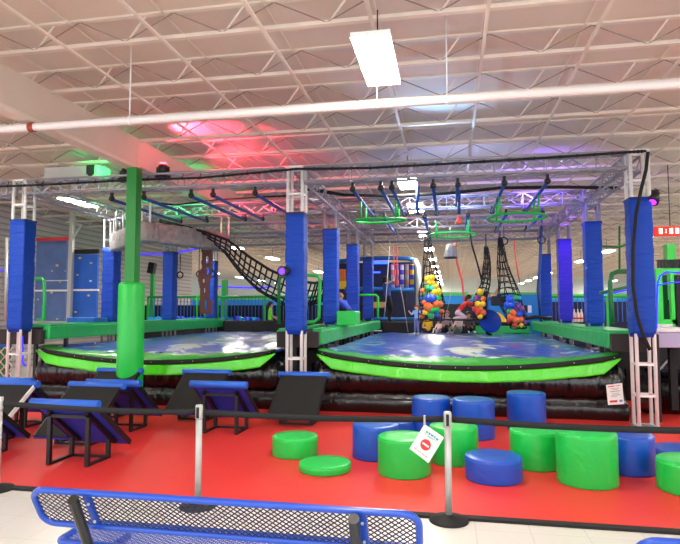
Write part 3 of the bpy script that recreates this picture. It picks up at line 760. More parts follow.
for k in range(8): g.tube([nf(u/32,k/7) for u in range(33)],.036 if k in(0,7) else .022,6)
g.build('long_ropes',K['net'],t)
g=MB()
for k in range(34): g.tube([nf(k/33,v/8) for v in range(9)],.022,6)
g.build('cross_ropes',K['net'],t)
# ------------------------------------------------------------ ball net cones
BC={'yellow':(246,206,30),'green':(20,170,80),'orange':(240,110,40),'blue':(30,80,200),'purple':(120,70,140),'red':(214,50,50),'cyan':(30,190,200)}
for k,v in BC.items(): K['ball_'+k]=mat('ball_'+k,v,.3,coat=.3)
bproto={}
def ball(c,r,col,lab):
    key=(col,round(r,2))
    if key not in bproto:
        o=MB().ball((0,0,0),r,n=16).build('plastic_ball',K['ball_'+col],None,local=True); bproto[key]=o
    else: o=bproto[key].copy(); COL.objects.link(o)
    o.location=c; tag(o,'%s plastic ball inside the %s hanging net'%(col,lab),'ball','%s balls inside the %s hanging net'%(col,lab))
def cone(path,radii,Y,label,short,balls,rows=14):
    P=[oY(a,b,Y) for a,b in path]; A=P[0]; B=P[-1]; t=thing('hanging_net',label,'net',(B.x,B.y,B.z))
    def ctr(u):
        k=u*(len(P)-1); i=min(int(k),len(P)-2); f=k-i; return P[i].lerp(P[i+1],f), radii[i]*(1-f)+radii[i+1]*f
    def pt(a,u):
        c,r=ctr(u); w=1+.07*math.sin(a*3+u*17); return c+V((r*w*math.cos(a),r*w*math.sin(a),.03*math.sin(a*2+u*9)))
    lr=MB(); 
    for k in range(11):
        a=2*PI*k/11; lr.tube([pt(a+.25*math.sin(u/14*7+k),u/14) for u in range(15)],.013,5)
    lr.build('long_ropes',K['net'],t)
    for i in range(1,rows+1):
        u=i/rows; g=MB(); g.tube([pt(2*PI*k/16,u) for k in range(16)],.014,5,closed=True); g.build('cross_rope',K['net'],t)
    g=MB(); g.bar(A,(A.x,A.y,4.07),.03); g.build('hanger',K['frame'],t)
    for x,y,r,col in balls:
        q=oY(x,y,Y); rr=min(r*1.08/FPX*Y,.22); best=min([k/40 for k in range(41)],key=lambda u:abs(ctr(u)[0].z-q.z)); c,R_=ctr(best)
        dx=q.x-c.x; dy=-math.sqrt(max(.0,(R_*.9)**2-dx*dx)) if abs(dx)<R_*.9 else 0
        f=(Y+dy)/Y; q2=oY(x,y,Y+dy); ball(q2,rr,col,short)
    return t
c1=[(427.5,279,3,'yellow'),(431.5,278,3,'yellow'),(429,283,2.6,'yellow'),(433,283.5,2.6,'yellow'),(428,288.5,3.2,'green'),(432,288,2.2,'cyan'),(436,286.5,2.8,'yellow'),(423,291,2.8,'orange'),(434,292.5,3,'yellow'),(438,292,3.4,'yellow'),(425,294.5,2,'green'),(429,298.5,4.2,'blue'),(433,298.5,3.6,'blue'),(438.5,298.5,2.8,'green'),(422,299,2.4,'blue'),(425,302.5,2.6,'orange'),(428.5,307,4.6,'orange'),(436,304,3.6,'orange'),(440,304,3,'orange'),(432,310,3,'green'),(437,309.5,3,'green'),(425.5,312,3,'yellow'),(421.5,309,2.2,'purple'),(441.5,311,2.4,'orange'),(442,315,2,'orange'),(422,316,2.2,'orange'),(431,315.5,3,'green'),(437,315,2.4,'blue')]
cone([(427,233),(428.5,256),(430.5,280),(431.5,300),(432,320)],[.07,.13,.24,.36,.36],16.0,'tall black net cone full of coloured balls, leftmost of the hanging nets','leftmost',c1)
c2=[(480,292,3.2,'yellow'),(476.5,298,3,'purple'),(483,299,2.6,'orange'),(478,304,3,'yellow'),(482.5,304,3,'yellow'),(475.5,309,3,'red'),(480,309.5,3,'orange'),(478,313,2.6,'red'),(483,312.5,3,'orange'),(480,316.5,2.6,'yellow')]
cone([(486,247),(487.5,266),(485,284),(480,300),(480,319)],[.05,.11,.13,.19,.18],16.8,'narrow black net with balls, middle one of the three hanging nets','middle',c2)
c3=[(510,299,3.6,'blue'),(515,298,3,'green'),(519,298,2.2,'cyan'),(507.5,305,3.2,'blue'),(512,305,3.4,'blue'),(518,306,3,'purple'),(521,309,3,'purple'),(509.5,311,2.4,'green'),(513,313,3.4,'orange'),(519,314,3,'blue'),(524,313.5,2.4,'blue'),(511,317,3.2,'orange'),(516,320,3.2,'orange'),(520,319,2.8,'orange'),(515,325,2.4,'red'),(524,322,2.6,'purple'),(509,321,2.4,'red'),(521,325,2.2,'yellow')]
cone([(500,238),(502,260),(506,280),(509.5,297),(514,312),(519,328)],[.05,.13,.21,.31,.30,.22],16.2,'wide black net cone with coloured balls swinging to the right, rightmost of the hanging nets','rightmost',c3)
t=tag(MB().box(oY(499,301,16.2),(.42,.3,.26)).build('black_pad',K['blackm'],bevel=.03),'black square pad on the left flank of the rightmost ball net','pad')
# ------------------------------------------------------------ people
DEF={'pel':(0,0,.53),'spi':(0,0,.62),'che':(0,0,.745),'nec':(0,0,.835),'hed':(0,.01,.89),'top':(0,.0,.955),
 'shl':(-.10,0,.80),'ell':(-.135,0,.64),'wrl':(-.15,.03,.50),'hal':(-.152,.04,.465),'shr':(.10,0,.80),'elr':(.135,0,.64),'wrr':(.15,.03,.50),'har':(.152,.04,.465),
 'hil':(-.05,0,.50),'knl':(-.057,.01,.28),'anl':(-.06,0,.05),'tol':(-.065,.085,.02),'hir':(.05,0,.50),'knr':(.057,.01,.28),'anr':(.06,0,.05),'tor':(.065,.085,.02)}
RAD={'pel':(.078,.065),'spi':(.070,.056),'che':(.082,.060),'nec':(.032,.032),'hed':(.05,.055),'top':(.05,.055),
 'shl':(.040,.040),'ell':(.027,.027),'wrl':(.019,.019),'hal':(.020,.012),'hil':(.056,.056),'knl':(.038,.038),'anl':(.025,.025),'tol':(.022,.016)}
for k in list(RAD):
    if k[-1]=='l' : RAD[k[:-1]+'r']=RAD[k]
BON=[('pel','spi','shirt'),('spi','che','shirt'),('che','nec','shirt'),('nec','hed','skin'),('hed','top','skin'),('che','shl','shirt'),('shl','ell','shirt'),('ell','wrl','skin'),('wrl','hal','skin'),
 ('che','shr','shirt'),('shr','elr','shirt'),('elr','wrr','skin'),('wrr','har','skin'),('pel','hil','pants'),('hil','knl','pants'),('knl','anl','pants'),('anl','tol','shoe'),('pel','hir','pants'),('hir','knr','pants'),('knr','anr','pants'),('anr','tor','shoe')]
def figure(name,label,loc,H,yaw,pose,shirt,pants,shoe,hair,longhair=False,childk=1.0,longsleeve=False,lift=0):
    J={k:V(v) for k,v in DEF.items()}
    for k,v in pose.items(): J[k]=V(v)
    mz=min(v.z for v in J.values())
    names=list(J); idx={n:i for i,n in enumerate(names)}
    me=bpy.data.meshes.new('sk'); me.from_pydata([tuple(J[n]*H) for n in names],[(idx[a],idx[b]) for a,b,_ in BON],[])
    o=bpy.data.objects.new('sk',me); COL.objects.link(o)
    md=o.modifiers.new('skin','SKIN'); 
    for n in names:
        r=RAD[n]; k=childk if n in('hed','top') else 1
        sv=me.skin_vertices[0].data[idx[n]]; fat=1+.35*(childk-1)*2; sv.radius=(r[0]*H*k*(1 if k!=1 else fat),r[1]*H*k*(1 if k!=1 else fat)); sv.use_root=(n=='pel')
    md.use_smooth_shade=True; s=o.modifiers.new('sub','SUBSURF'); s.levels=s.render_levels=2
    dg=bpy.context.evaluated_depsgraph_get(); m2=bpy.data.meshes.new_from_object(o.evaluated_get(dg)); bpy.data.objects.remove(o)
    mats=[K['skin'],shirt,pants,shoe]; m2.materials.clear()
    for q in mats: m2.materials.append(q)
    mi={'skin':0,'shirt':1,'pants':2,'shoe':3}
    if longsleeve: pass
    segs=[(J[a]*H,J[b]*H,(1 if (longsleeve and a in('ell','elr')) else mi[c])) for a,b,c in BON]
    for p in m2.polygons:
        c=p.center; best=(9,0)
        for a,b,q in segs:
            ab=b-a; u=max(0,min(1,(c-a).dot(ab)/ab.length_squared)); d=(c-(a+ab*u)).length
            if d<best[0]: best=(d,q)
        p.material_index=best[1]; p.use_smooth=True
    # add fingers and face pieces into the same mesh
    g=MB()
    for s in('l','r'):
        w=J['wr'+s]*H; h=J['ha'+s]*H; d=(h-w).normalized(); side=V((1,0,0)).cross(d); 
        if side.length<.2: side=V((0,1,0)).cross(d)
        side.normalize(); nrm=d.cross(side)
        for k,(off,L) in enumerate(((-.011,.036),(-.004,.042),(.004,.040),(.011,.032))):
            b0=h+side*off*H*1.1-d*.004*H; m_=b0+d*L*.55*H+nrm*.004*H; e=m_+d*L*.4*H+nrm*.012*H; g.tube([b0,m_,e],[.0065*H,.006*H,.0045*H],6)
        b0=w.lerp(h,.4)+side*.014*H; g.tube([b0,b0+side*.014*H+d*.014*H,b0+side*.018*H+d*.03*H],[.007*H,.0065*H,.005*H],6)
    hc=J['hed'].lerp(J['top'],.45)*H; up=(J['top']-J['hed']).normalized(); fwd=V(pose.get('_f',(0,1,0))) if False else V((0,1,0)); fwd=(fwd-up*fwd.dot(up)).normalized(); lat=fwd.cross(up); R=.062*H*childk
    g.tube([hc+fwd*R*.85-up*R*.05,hc+fwd*R*1.12-up*R*.3,hc+fwd*R*.9-up*R*.34],[R*.09,R*.15,R*.1],6)
    for s in(-1,1):
        g.ball(hc+lat*s*R*.92-up*R*.15-fwd*R*.05,R*.22,n=8,sc=(.5,1,1.3)); g.ball(hc+fwd*R*.86+lat*s*R*.34+up*R*.02,R*.11,mi=1,n=8)
    g.tube([hc+fwd*R*.86+lat*R*.25-up*R*.6,hc+fwd*R*.93-up*R*.63,hc+fwd*R*.86-lat*R*.25-up*R*.6],R*.06,6,mi=2)
    n0=len(m2.vertices); vs=[v.co.copy() for v in m2.vertices]+g.v; fs=[list(p.vertices) for p in m2.polygons]+[[i+n0 for i in f] for f in g.f]
    mm=[p.material_index for p in m2.polygons]+[0 if q==0 else 3+q for q in g.m]
    me=bpy.data.meshes.new('body'); 
    t=thing(name,label,'person',loc,yaw)
    base=min(v.z for v in vs); vs=[v-V((0,0,base)) for v in vs]
    me.from_pydata([tuple(v) for v in vs],[],fs)
    for q in mats+[cm('eye_dark',(30,24,22)),cm('lip',(176,90,84))]: me.materials.append(q)
    for p,q in zip(me.polygons,mm): p.material_index=q; p.use_smooth=True
    b=bpy.data.objects.new('body',me); COL.objects.link(b); b.parent=t
    # hair
    hb=MB(); hc=hc-V((0,0,base)); Rh=R*1.1; n=16; vs=[];rows_=9
    for i in range(rows_):
        th=PI*.62*i/(rows_-1)
        for k in range(n):
            a=2*PI*k/n; front=math.sin(a); lim=1-.42*max(0,front)**.7
            tt=th*lim; q=hc+up*Rh*1.12*math.cos(tt)+(lat*math.cos(a)+fwd*math.sin(a))*Rh*math.sin(tt); vs.append(q-fwd*R*.06)
    fs=[(i*n+k,i*n+(k+1)%n,(i+1)*n+(k+1)%n,(i+1)*n+k) for i in range(rows_-1) for k in range(n)]
    hb.add(vs,fs,0,True)
    if longhair:
        bk=hc-fwd*R*.75
        for k in range(7):
            s=(k-3)/3; p0=bk+lat*s*R*.8+up*R*.2; hb.tube([p0,p0-up*R*1.2-fwd*R*.15,V((p0.x,p0.y-R*.35,p0.z-.15*H)),V((p0.x*.8,p0.y-R*.3,p0.z-.22*H))],[R*.28,R*.32,R*.28,R*.1],8)
    ho=hb.build('hair',hair,t,local=True); m=ho.modifiers.new('t','SOLIDIFY'); m.thickness=R*.12
    return t
cl=lambda n,c: cm(n,c,.8)
SIT={'pel':(0,0,.08),'spi':(0,-.02,.17),'che':(0,0,.29),'nec':(0,.02,.38),'hed':(0,.04,.435),'top':(0,.04,.50),
 'shl':(-.10,0,.345),'ell':(-.14,.06,.20),'wrl':(-.08,.18,.16),'hal':(-.06,.21,.15),'shr':(.10,0,.345),'elr':(.14,.06,.20),'wrr':(.08,.18,.16),'har':(.06,.21,.15),
 'hil':(-.06,.02,.07),'knl':(-.11,.22,.19),'anl':(-.07,.32,.04),'tol':(-.08,.40,.03),'hir':(.06,.02,.07),'knr':(.11,.22,.19),'anr':(.07,.32,.04),'tor':(.08,.40,.03)}
def at_(x,y,Y): return oY(x,y,Y)
p=oY(417,336,17.0)
figure('person','toddler in a light blue shirt standing on the blue top of the right airbag',(p.x,17,1.185),.86,PI*.85,{'ell':(-.19,.02,.70),'wrl':(-.27,.05,.62),'hal':(-.30,.06,.60),'elr':(.17,.05,.68),'wrr':(.2,.14,.76),'har':(.2,.17,.79),'knl':(-.06,.04,.28),'anr':(.09,-.02,.05),'tor':(.10,.06,.02)},cl('shirt_pale_blue',(110,170,230)),cl('pants_grey_blue',(96,110,170)),cl('sock_white',(220,220,220)),K['hairl'],childk=1.25)
p=oY(386,318,19.3)
figure('person','youth in a blue shirt and black trousers holding the pale rope with both arms raised',(p.x,19.86,1.5),1.58,-.9,{'che':(0,-.06,.74),'nec':(0,-.06,.825),'hed':(0,-.04,.88),'top':(0,-.05,.945),'shl':(-.10,-.05,.79),'shr':(.10,-.05,.79),'ell':(-.10,.08,.84),'wrl':(-.05,.17,.92),'hal':(-.045,.18,.96),'elr':(.10,.08,.88),'wrr':(.05,.16,.99),'har':(.045,.16,1.03),'knl':(-.06,.10,.30),'knr':(.06,.07,.29),'anl':(-.05,.06,.05),'tol':(-.05,.14,.02)},cl('shirt_blue',(44,84,160)),cl('pants_black',(18,18,22)),cl('sock_dark',(30,30,36)),K['hairb'],childk=1.2)
p=oY(356,322,13.9)
figure('person','boy in a royal blue shirt crouching over the bright green block on the platform',(-2.53,13.98,1.552),1.15,PI*.30,{'pel':(0,-.10,.30),'spi':(0,-.04,.37),'che':(0,.06,.45),'nec':(0,.13,.52),'hed':(0,.17,.57),'top':(0,.19,.635),'shl':(-.10,.09,.48),'shr':(.10,.09,.48),'ell':(-.15,.14,.36),'wrl':(-.15,.22,.28),'hal':(-.15,.25,.26),'elr':(.15,.14,.36),'wrr':(.15,.2,.27),'har':(.15,.23,.25),'hil':(-.05,-.1,.28),'hir':(.05,-.1,.28),'knl':(-.08,.08,.24),'knr':(.08,.08,.24),'anl':(-.08,-.06,.05),'anr':(.08,-.06,.05),'tol':(-.08,.02,.02),'tor':(.08,.02,.02)},cl('shirt_royal',(34,70,190)),cl('pants_navy',(20,24,60)),cl('sock_dark',(30,30,36)),K['hairl'],childk=1.15)
p=oY(270,325,20.8)
figure('person','girl with long black hair in a bright green shirt standing behind the left airbag',(p.x,20.8,.62),1.62,-PI*.4,{'ell':(-.15,.02,.66),'wrl':(-.12,.12,.60),'hal':(-.1,.15,.59),'elr':(.15,.03,.66),'wrr':(.13,.15,.62),'har':(.12,.18,.62)},cl('shirt_green',(120,230,60)),cl('pants_dark',(24,26,40)),cl('sock_dark',(30,30,36)),K['hairb'],True)
# swing board + kneeling girl
p=oY(466,319,17.6); t=thing('swing_board','dark swinging board hung on ropes with a girl kneeling on it','swing',(p.x,17.6,p.z-.05))
g=MB(); g.lathe([(.0001,-.06),(.5,-.05),(.74,-.02),(.76,0),(.0001,.0)],(p.x,17.6,p.z),32); g.build('board',K['frame'],t)
g=MB(); g.tube([(p.x-.76,17.6,p.z),(p.x-.7,17.6,p.z)],.05,8); g.build('blue_bumper',K['nose'],t)
for s in(-.6,.6):
    g=MB(); g.tube([(p.x+s,17.6,p.z),(p.x+s*.15,17.6,4.05)],.008,5); g.build('rope',K['steel'],t)
SWZ=p.z
figure('person','girl in a red top and white trousers kneeling on the dark swing board reaching forward',(p.x-.1,17.6,p.z),1.3,-PI*.42,{'pel':(0,-.12,.17),'spi':(0,-.05,.24),'che':(0,.05,.33),'nec':(0,.11,.40),'hed':(0,.14,.455),'top':(0,.16,.52),'shl':(-.10,.08,.37),'shr':(.10,.08,.37),'ell':(-.12,.2,.30),'wrl':(-.10,.30,.25),'hal':(-.1,.33,.24),'elr':(.11,.2,.36),'wrr':(.09,.32,.37),'har':(.09,.35,.37),'hil':(-.05,-.12,.15),'hir':(.05,-.12,.15),'knl':(-.06,.08,.035),'knr':(.06,.08,.035),'anl':(-.06,-.14,.03),'anr':(.06,-.14,.03),'tol':(-.06,-.21,.02),'tor':(.06,-.21,.02)},cl('shirt_red',(226,58,48)),cl('pants_white',(232,214,220)),cl('sock_white',(220,220,220)),K['hairb'],True,1.05,True)
p=oY(488,330,17.2)
figure('person','person in a blue shirt reaching up bare arms behind the middle ball net',(p.x,17.5,1.15),1.32,-PI*.62,{'ell':(-.13,.10,.86),'wrl':(-.08,.22,.97),'hal':(-.07,.24,1.0),'elr':(.10,.12,.86),'wrr':(.07,.24,.99),'har':(.07,.26,1.02)},cl('shirt_mid_blue',(60,120,200)),cl('pants_navy',(20,24,60)),cl('sock_dark',(30,30,36)),K['hairb'])
for (x,Y,H,yaw,lab,sh,pa,hr) in ((428,19.2,1.1,.3,'child in a yellow top, leftmost of those sitting behind the right airbag','shirt_yellow:240,200,40',(30,30,34),'hairb'),
  (439,19.0,.8,2.6,'small child in a cream top sitting low at the back edge of the right airbag','shirt_cream:236,220,200',(200,190,180),'hairb'),
  (446,19.3,1.35,-2.6,'person in a grey shirt sitting tallest in the row behind the right airbag','shirt_grey:150,146,144',(26,28,34),'hairl'),
  (459,18.7,1.15,2.4,'child in a pale pink and white top sitting beside the one in grey','shirt_white:232,226,220',(120,150,120),'hairl'),
  (468,19.4,1.3,-2.9,'person in a dark olive shirt, rightmost of those sitting behind the right airbag','shirt_olive:70,70,64',(26,28,34),'hairb')):
    n,c_=sh.split(':'); p=oY(x,330,Y)
    figure('person',lab,(p.x,Y,1.165),H,yaw,SIT,cl(n,tuple(int(v) for v in c_.split(','))),cl('pants_%d_%d'%(pa[0],x),pa),cl('sock_white',(220,220,220)),K[hr],childk=1.1)
# ------------------------------------------------------------ fences and rails behind
def fence(xa,xb,Y,ztop,zbot,label,fill='fenceblue',railm='gframe',n=None,ledz=None):
    t=thing('railing',label,'railing',((xa+xb)/2,Y,zbot))
    g=MB(); g.tube([(xa,Y,ztop),(xb,Y,ztop)],.045,8); g.build('top_rail',K[railm],t)
    g=MB(); k=int((xb-xa)/.14)
    for i in range(k+1): x=xa+(xb-xa)*i/k; g.b2((x-.012,Y-.012,zbot),(x+.012,Y+.012,ztop))
    g.build('pickets',K[fill],t)
    m=n or max(2,int((xb-xa)/2))
    for i in range(m+1):
        x=xa+(xb-xa)*i/m; g=MB(); g.b2((x-.04,Y-.04,.62 if Y>20 else zbot),(x+.04,Y+.04,ztop+.02)); g.build('post',K[railm],t)
    return t
K['fenceblue']=mat('blue_pickets',(40,92,190),.5); K['fencedark']=mat('dark_pickets',(24,30,36),.6)
fence(3.2,9.5,21.0,2.36,1.5,'green railing with blue pickets behind the right row of posts')
fence(-12,-4.6,21.4,2.42,1.5,'green railing with blue pickets behind the left airbag')
g=MB(); a=oY(180,310,22.6); b=oY(300,326,22.6); g.b2((-14,22.6,.62),(-3,22.75,2.1)); tag(g.build('back_screen',K['blackm']),'black screen wall with the foam pit in front, behind the left airbag','screen')
g=MB(); g.b2((3.55,22.0,.62),(9.5,22.15,2.2)); tag(g.build('back_screen',K['padtop']),'dark blue screen wall behind the right railing','screen')
# foam cubes in blue/cyan behind left airbag
K['foamc']=mat('foam_cyan',(40,170,235),.7); K['foamb']=mat('foam_blue',(40,70,230),.7)
fx=random.Random(3)
for i in range(36):
    x=-11.4+i*.125; y_=20.45+fx.uniform(0,.4)
    if abs(x+6.45)<.45: continue
    m=MB().box((x,y_,1.52+fx.uniform(-.02,.05)),(.17,.17,.15),0,Quaternion((fx.random(),fx.random(),fx.random()),fx.random()*2).to_matrix())
    cy=fx.random()<.5
    tag(m.build('foam_cube',K['foamc'] if cy else K['foamb']),('cyan' if cy else 'blue')+' foam cube in the foam pit behind the left airbag','foam cube',('cyan' if cy else 'blue')+' foam cubes in the pit')
g=MB(); g.b2((-11.6,20.3,.62),(-6.85,20.98,1.44)); tag(g.build('foam_pit',K['blackm']),'black foam pit box behind the left airbag','foam pit')
# green tube handrails
def handrail(px,Y,label,m='gframe',zb=1.55,r=.035):
    P=[oY(a,b,Y) for a,b in px]; P[0].z=max(P[0].z,zb)
    return tag(MB().tube(P,r,8).build('handrail',K[m]),label,'handrail')
handrail([(37,320),(43.5,320),(44.5,300),(44,281),(42,278.5),(35,279)],11.4,'green bent handrail right of the left padded post')
handrail([(197,318),(197,297),(199,295.5),(216,295.5),(218,297.5),(218,318)],19.9,'thin green handrail frame round the foot of the holed board','lframe')
handrail([(303,322),(314,322),(319,318),(320,280),(318,276),(306,275)],11.2,'green bent handrail right of the big middle post')
handrail([(278,318),(278,279),(280,276)],11.2,'dark green handrail pole left of the big middle post','dkgreen') if 'dkgreen' in K else None
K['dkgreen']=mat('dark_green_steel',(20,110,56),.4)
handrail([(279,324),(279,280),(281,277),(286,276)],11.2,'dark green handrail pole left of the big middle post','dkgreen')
handrail([(358,295),(376,295),(378,297),(378,318)],17.5,'green handrail frame behind the boy in royal blue','lframe')
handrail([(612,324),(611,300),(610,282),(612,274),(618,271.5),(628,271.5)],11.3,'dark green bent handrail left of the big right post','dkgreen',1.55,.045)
handrail([(600,293),(615,290),(628,287)],12.2,'dark green slanting rail left of the big right post','dkgreen')
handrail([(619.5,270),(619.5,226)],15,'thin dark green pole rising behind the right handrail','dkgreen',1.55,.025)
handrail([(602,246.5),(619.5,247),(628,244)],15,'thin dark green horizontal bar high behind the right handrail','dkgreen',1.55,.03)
# LED strips
def led(pts,Y,label,r=.02):
    return tag(MB().tube([oY(a,b,Y) for a,b in pts],r,6).build('led_strip',K['led']),label,'light strip')
led([(656.5,337),(657,300),(657.5,283),(660,276),(666,272),(680,272.5)],10.6,'violet light strip running up the big right post and off to the right',.016)
led([(603,293.5),(610,294),(618,292),(627,290)],12.3,'violet light strip on the slanting rail left of the big right post')
led([(140,254),(160,254),(180,252),(197,249)],21,'violet light strip high behind the silver beam',.03)
led([(215,286.5),(240,287.5),(262,288),(272,286.5)],26,'violet light strip above the railing behind the cargo net',.04)
led([(36,267),(50,268.5),(66,268)],17.6,'faint violet light strip across the climbing wall',.015)
led([(0,270),(6,270.5)],13,'short violet light strip at the left edge')
led([(22,310+26),(23,350),(22.5,362),(25,366)],10.35,'blue violet light strip on the left post foot',.018)
# ------------------------------------------------------------ far-left climbing wall
t=thing('climbing_wall','blue climbing wall with small yellow and white holds behind the left airbag','climbing wall',oY(70,320,16.4))
def panel(x0,y0,x1,y1,Y,m,nm,dy=.08):
    a=oY(x0,y1,Y); b=oY(x1,y0,Y); g=MB(); g.b2((a.x,Y,a.z),(b.x,Y+dy,b.z)); return g.build(nm,K[m],t)
K['climb_haze']=mat('climbing_blue_hazed',(92,120,176),.6,var=.15)  # greyed copy of the climbing blue, haze put into the colour
panel(71,254,98,321,16.4,'climb','panel'); panel(34,240,67,321,16.6,'climb_haze','panel')
panel(71,249,98,254,16.35,'blackm','header_strip'); panel(36,237,69,241,16.2,'inkr','red_bar')
panel(71,289,98,291,16.37,'white','white_stripe'); panel(34,289.5,66,291.5,16.5,'white','white_stripe'); panel(46,280,66,281,16.5,'white','white_stripe')
g=MB(); a=oY(69,322,16.1); b=oY(69,212,16.1); g.b2((a.x-.06,16.05,1.0),(a.x+.06,16.17,b.z)); g.build('upright',K['steel'],t)
a=oY(72,240,16.1); b=oY(82,225,16.1); c_=oY(70,222,16.1); g=MB(); g.bar(a,b,.05); g.bar(c_,b,.04); g.build('brace',K['steel'],t)
K['hold']=mat('hold_ochre',(226,196,110),.6)
for x,y,w_ in((80,258,1.8),(91,263,1.4),(77.5,275,1.2),(90.5,281,1.2),(72.8,285,1),(88.5,295.5,1.6),(75.5,312,1.4),(57,265.5,1.8),(52,271,1),(65,271,.8),(60,282,1),(51.5,292.5,1.6),(38,299.5,1.2),(57,319,1.2)):
    g=MB(); p=oY(x,y,16.35 if x>70 else 16.55); g.ball(p,w_*.028,n=8,sc=(1.3,.7,.8)); g.build('hold',K['hold'] if y!=281 and y!=285 else K['white'],t)
g=MB(); a=oY(2,326,14); g.b2((a.x-.5,13.95,1.2),(oY(6,200,14).x,14.0,3.9)) if False else None
tag(MB().tube([oY(6,322,12.5),oY(6.5,238,12.5)],.04,8).build('pole',K['steel']),'thin grey pole at the far left edge beside the left padded post','pole')
# accordion gate at far left
t=thing('lattice_gate','green panel with crossed white lattice bars at the left edge','gate',oY(2,378,11))
a=oY(-12,376,11.0); b=oY(9,347,11.0); g=MB(); g.b2((a.x,11.02,0),(b.x,11.06,b.z)); g.build('panel',K['dkgreen'],t)
g=MB(); h=b.z-max(0,a.z); za=max(0,a.z)
for k in range(-1,3):
    x=a.x+k*.2
    for s in(0,1):
        for m_ in range(3):
            z0=za+h*m_/3; g.bar((x if s else x+.2,11,z0),(x+.2 if s else x,11,z0+h/3),.018)
g.build('lattice',K['cream'],t)
g=MB(); g.b2((a.x-.02,10.98,b.z),(b.x,11.08,b.z+.09)); g.build('blue_top_bar',K['climb'],t)
# white box soffit upper left with emblem plate
a=oY(44,183,11.3); b=oY(100,165,11.3); g=MB(); g.b2((a.x,11.3,a.z),(b.x,11.7,b.z)); s_=tag(g.build('bulkhead_box',K['wall']),'pale box bulkhead under the ceiling at the left, left of the green lit area','bulkhead')
q=oY(90,170,11.27); g=MB(); g.prism([q+V((-.09,0,.12)),q+V((.09,0,.12)),q+V((.09,0,-.08)),q+V((0,0,-.15)),q+V((-.09,0,-.08))],(0,.04,0)); g.build('dark_plate',K['ink'],s_)
# ------------------------------------------------------------ stage lights
def moving_head(px,py,Y,label,lens,aim=None,loc=None):
    p=loc or oY(px,py,Y); t=thing('stage_light',label,'stage light',(p.x,p.y,p.z-.1))
    g=MB(); g.b2((p.x-.13,p.y-.09,p.z-.12),(p.x+.13,p.y+.09,p.z-.05)); g.build('base',K['frame'],t,bevel=.01)
    g=MB(); g.bar((p.x-.12,p.y,p.z-.05),(p.x-.12,p.y,p.z+.1),.03); g.bar((p.x+.12,p.y,p.z-.05),(p.x+.12,p.y,p.z+.1),.03); g.build('yoke',K['frame'],t)
    g=MB(); g.ball((p.x,p.y,p.z+.06),.105,n=14,sc=(1,1,1.15)); g.build('head',K['frame'],t)
    if lens: g=MB(); g.lathe([(.0001,.185),(.06,.18),(.065,.15)],(p.x,p.y,p.z),14); g.build('lens',K[lens],t)
    return t
K['redlens']=glow('red_lens',(255,40,50),12); K['greenlens']=glow('green_lens',(20,255,90),12)
moving_head(163,172,10.25,'black stage light standing on the truss right of the green column, glowing red above','redlens')
moving_head(126,176,10.25,'small black stage light on the truss just left of the green column','greenlens')
def par(px,py,Y,label,lens,tilt):
    p=oY(px,py,Y); t=thing('stage_light',label,'stage light',(p.x,p.y,p.z))
    d=V(tilt).normalized(); g=MB(); g.tube([p-d*.14,p-d*.05,p+d*.12],[.05,.085,.095],16); g.build('housing',K['frame'],t)
    g=MB(); g.tube([p+d*.121,p+d*.13],.06,16); g.build('lens',K[lens],t); 
    g=MB(); g.bar(p-d*.02+V((0,.1,.12)),p+V((0,.0,.0)),.02); g.build('bracket',K['frame'],t)
par(654,197,10.1,'black stage light with a violet lens beside the top of the big right post','purpled',(-.4,-.5,-.8))
p=oY(285,271,10.05); par(285,271,9.95,'round blue violet light glowing on the left edge of the big middle post','blueled',(-.2,-1,-.1))
def spot(loc,to,col,e,size=1.0,blend=.6,rad=.08):
    l=bpy.data.lights.new('spot','SPOT'); l.energy=e; l.color=col; l.spot_size=size; l.spot_blend=blend; l.shadow_soft_size=rad
    o=bpy.data.objects.new('spot_beam',l); COL.objects.link(o); o.location=loc; o.rotation_euler=(V(to)-V(loc)).to_track_quat('-Z','Y').to_euler()
    return o
pr_=oY(163,168,10.25); pg=oY(126,172,10.25)
spot(pr_+V((0,0,.1)),oz(200,132,5.5),(1,.05,.12),520,1.3)
spot(pr_+V((.3,.8,.1)),(-3.8,15.5,5.0),(1,.06,.12),260,1.5)
spot(pg+V((0,0,.1)),oz(112,164,5.5),(.02,1,.2),420,.8)
spot((-7.2,11.8,4.5),(-5.2,15.8,5.2),(.03,1,.25),110,1.2)
spot((-.3,10.6,4.6),(.2,9.0,5.5),(.25,.55,1),40,2.2)
spot((1.9,12.5,4.6),(3.1,17,4.4),(.25,.12,1),120,1.9)
spot((3.4,14.2,3.9),(2.9,17,3.9),(.6,.1,1),60,1.4)
spot((.3,12.5,4.0),(.3,15,5.5),(.35,.45,1),50,2.4)
# ------------------------------------------------------------ clock
t=thing('led_clock','red glowing digital clock reading 0:00 hanging at the right edge','clock',oY(668,235,14.0))
a=oY(654,236,14.0); b=oY(682,226,14.0); g=MB(); g.b2((a.x,14,a.z),(b.x,14.1,b.z)); g.build('case',K['clockred'],t)
g=MB(); xs=[oY(x,231,14).x for x in(660.5,671,677)]; zc=(a.z+b.z)/2; hh=.058; ww=.024
for xc in xs:
    g.tube([(xc+ww*sx,13.985,zc+hh*sz) for sx,sz in((-1,1),(1,1),(1,-1),(-1,-1))],.012,5,closed=True)
xc=(oY(665.8,231,14).x); g.ball((xc,13.985,zc+.028),.014,n=6); g.ball((xc,13.985,zc-.028),.014,n=6); g.build('digits',K['digit'],t)
g=MB(); g.bar((xs[1],14.05,b.z),(xs[1],14.05,ZJ),.015); g.build('hanging_wire',K['frame'],t)
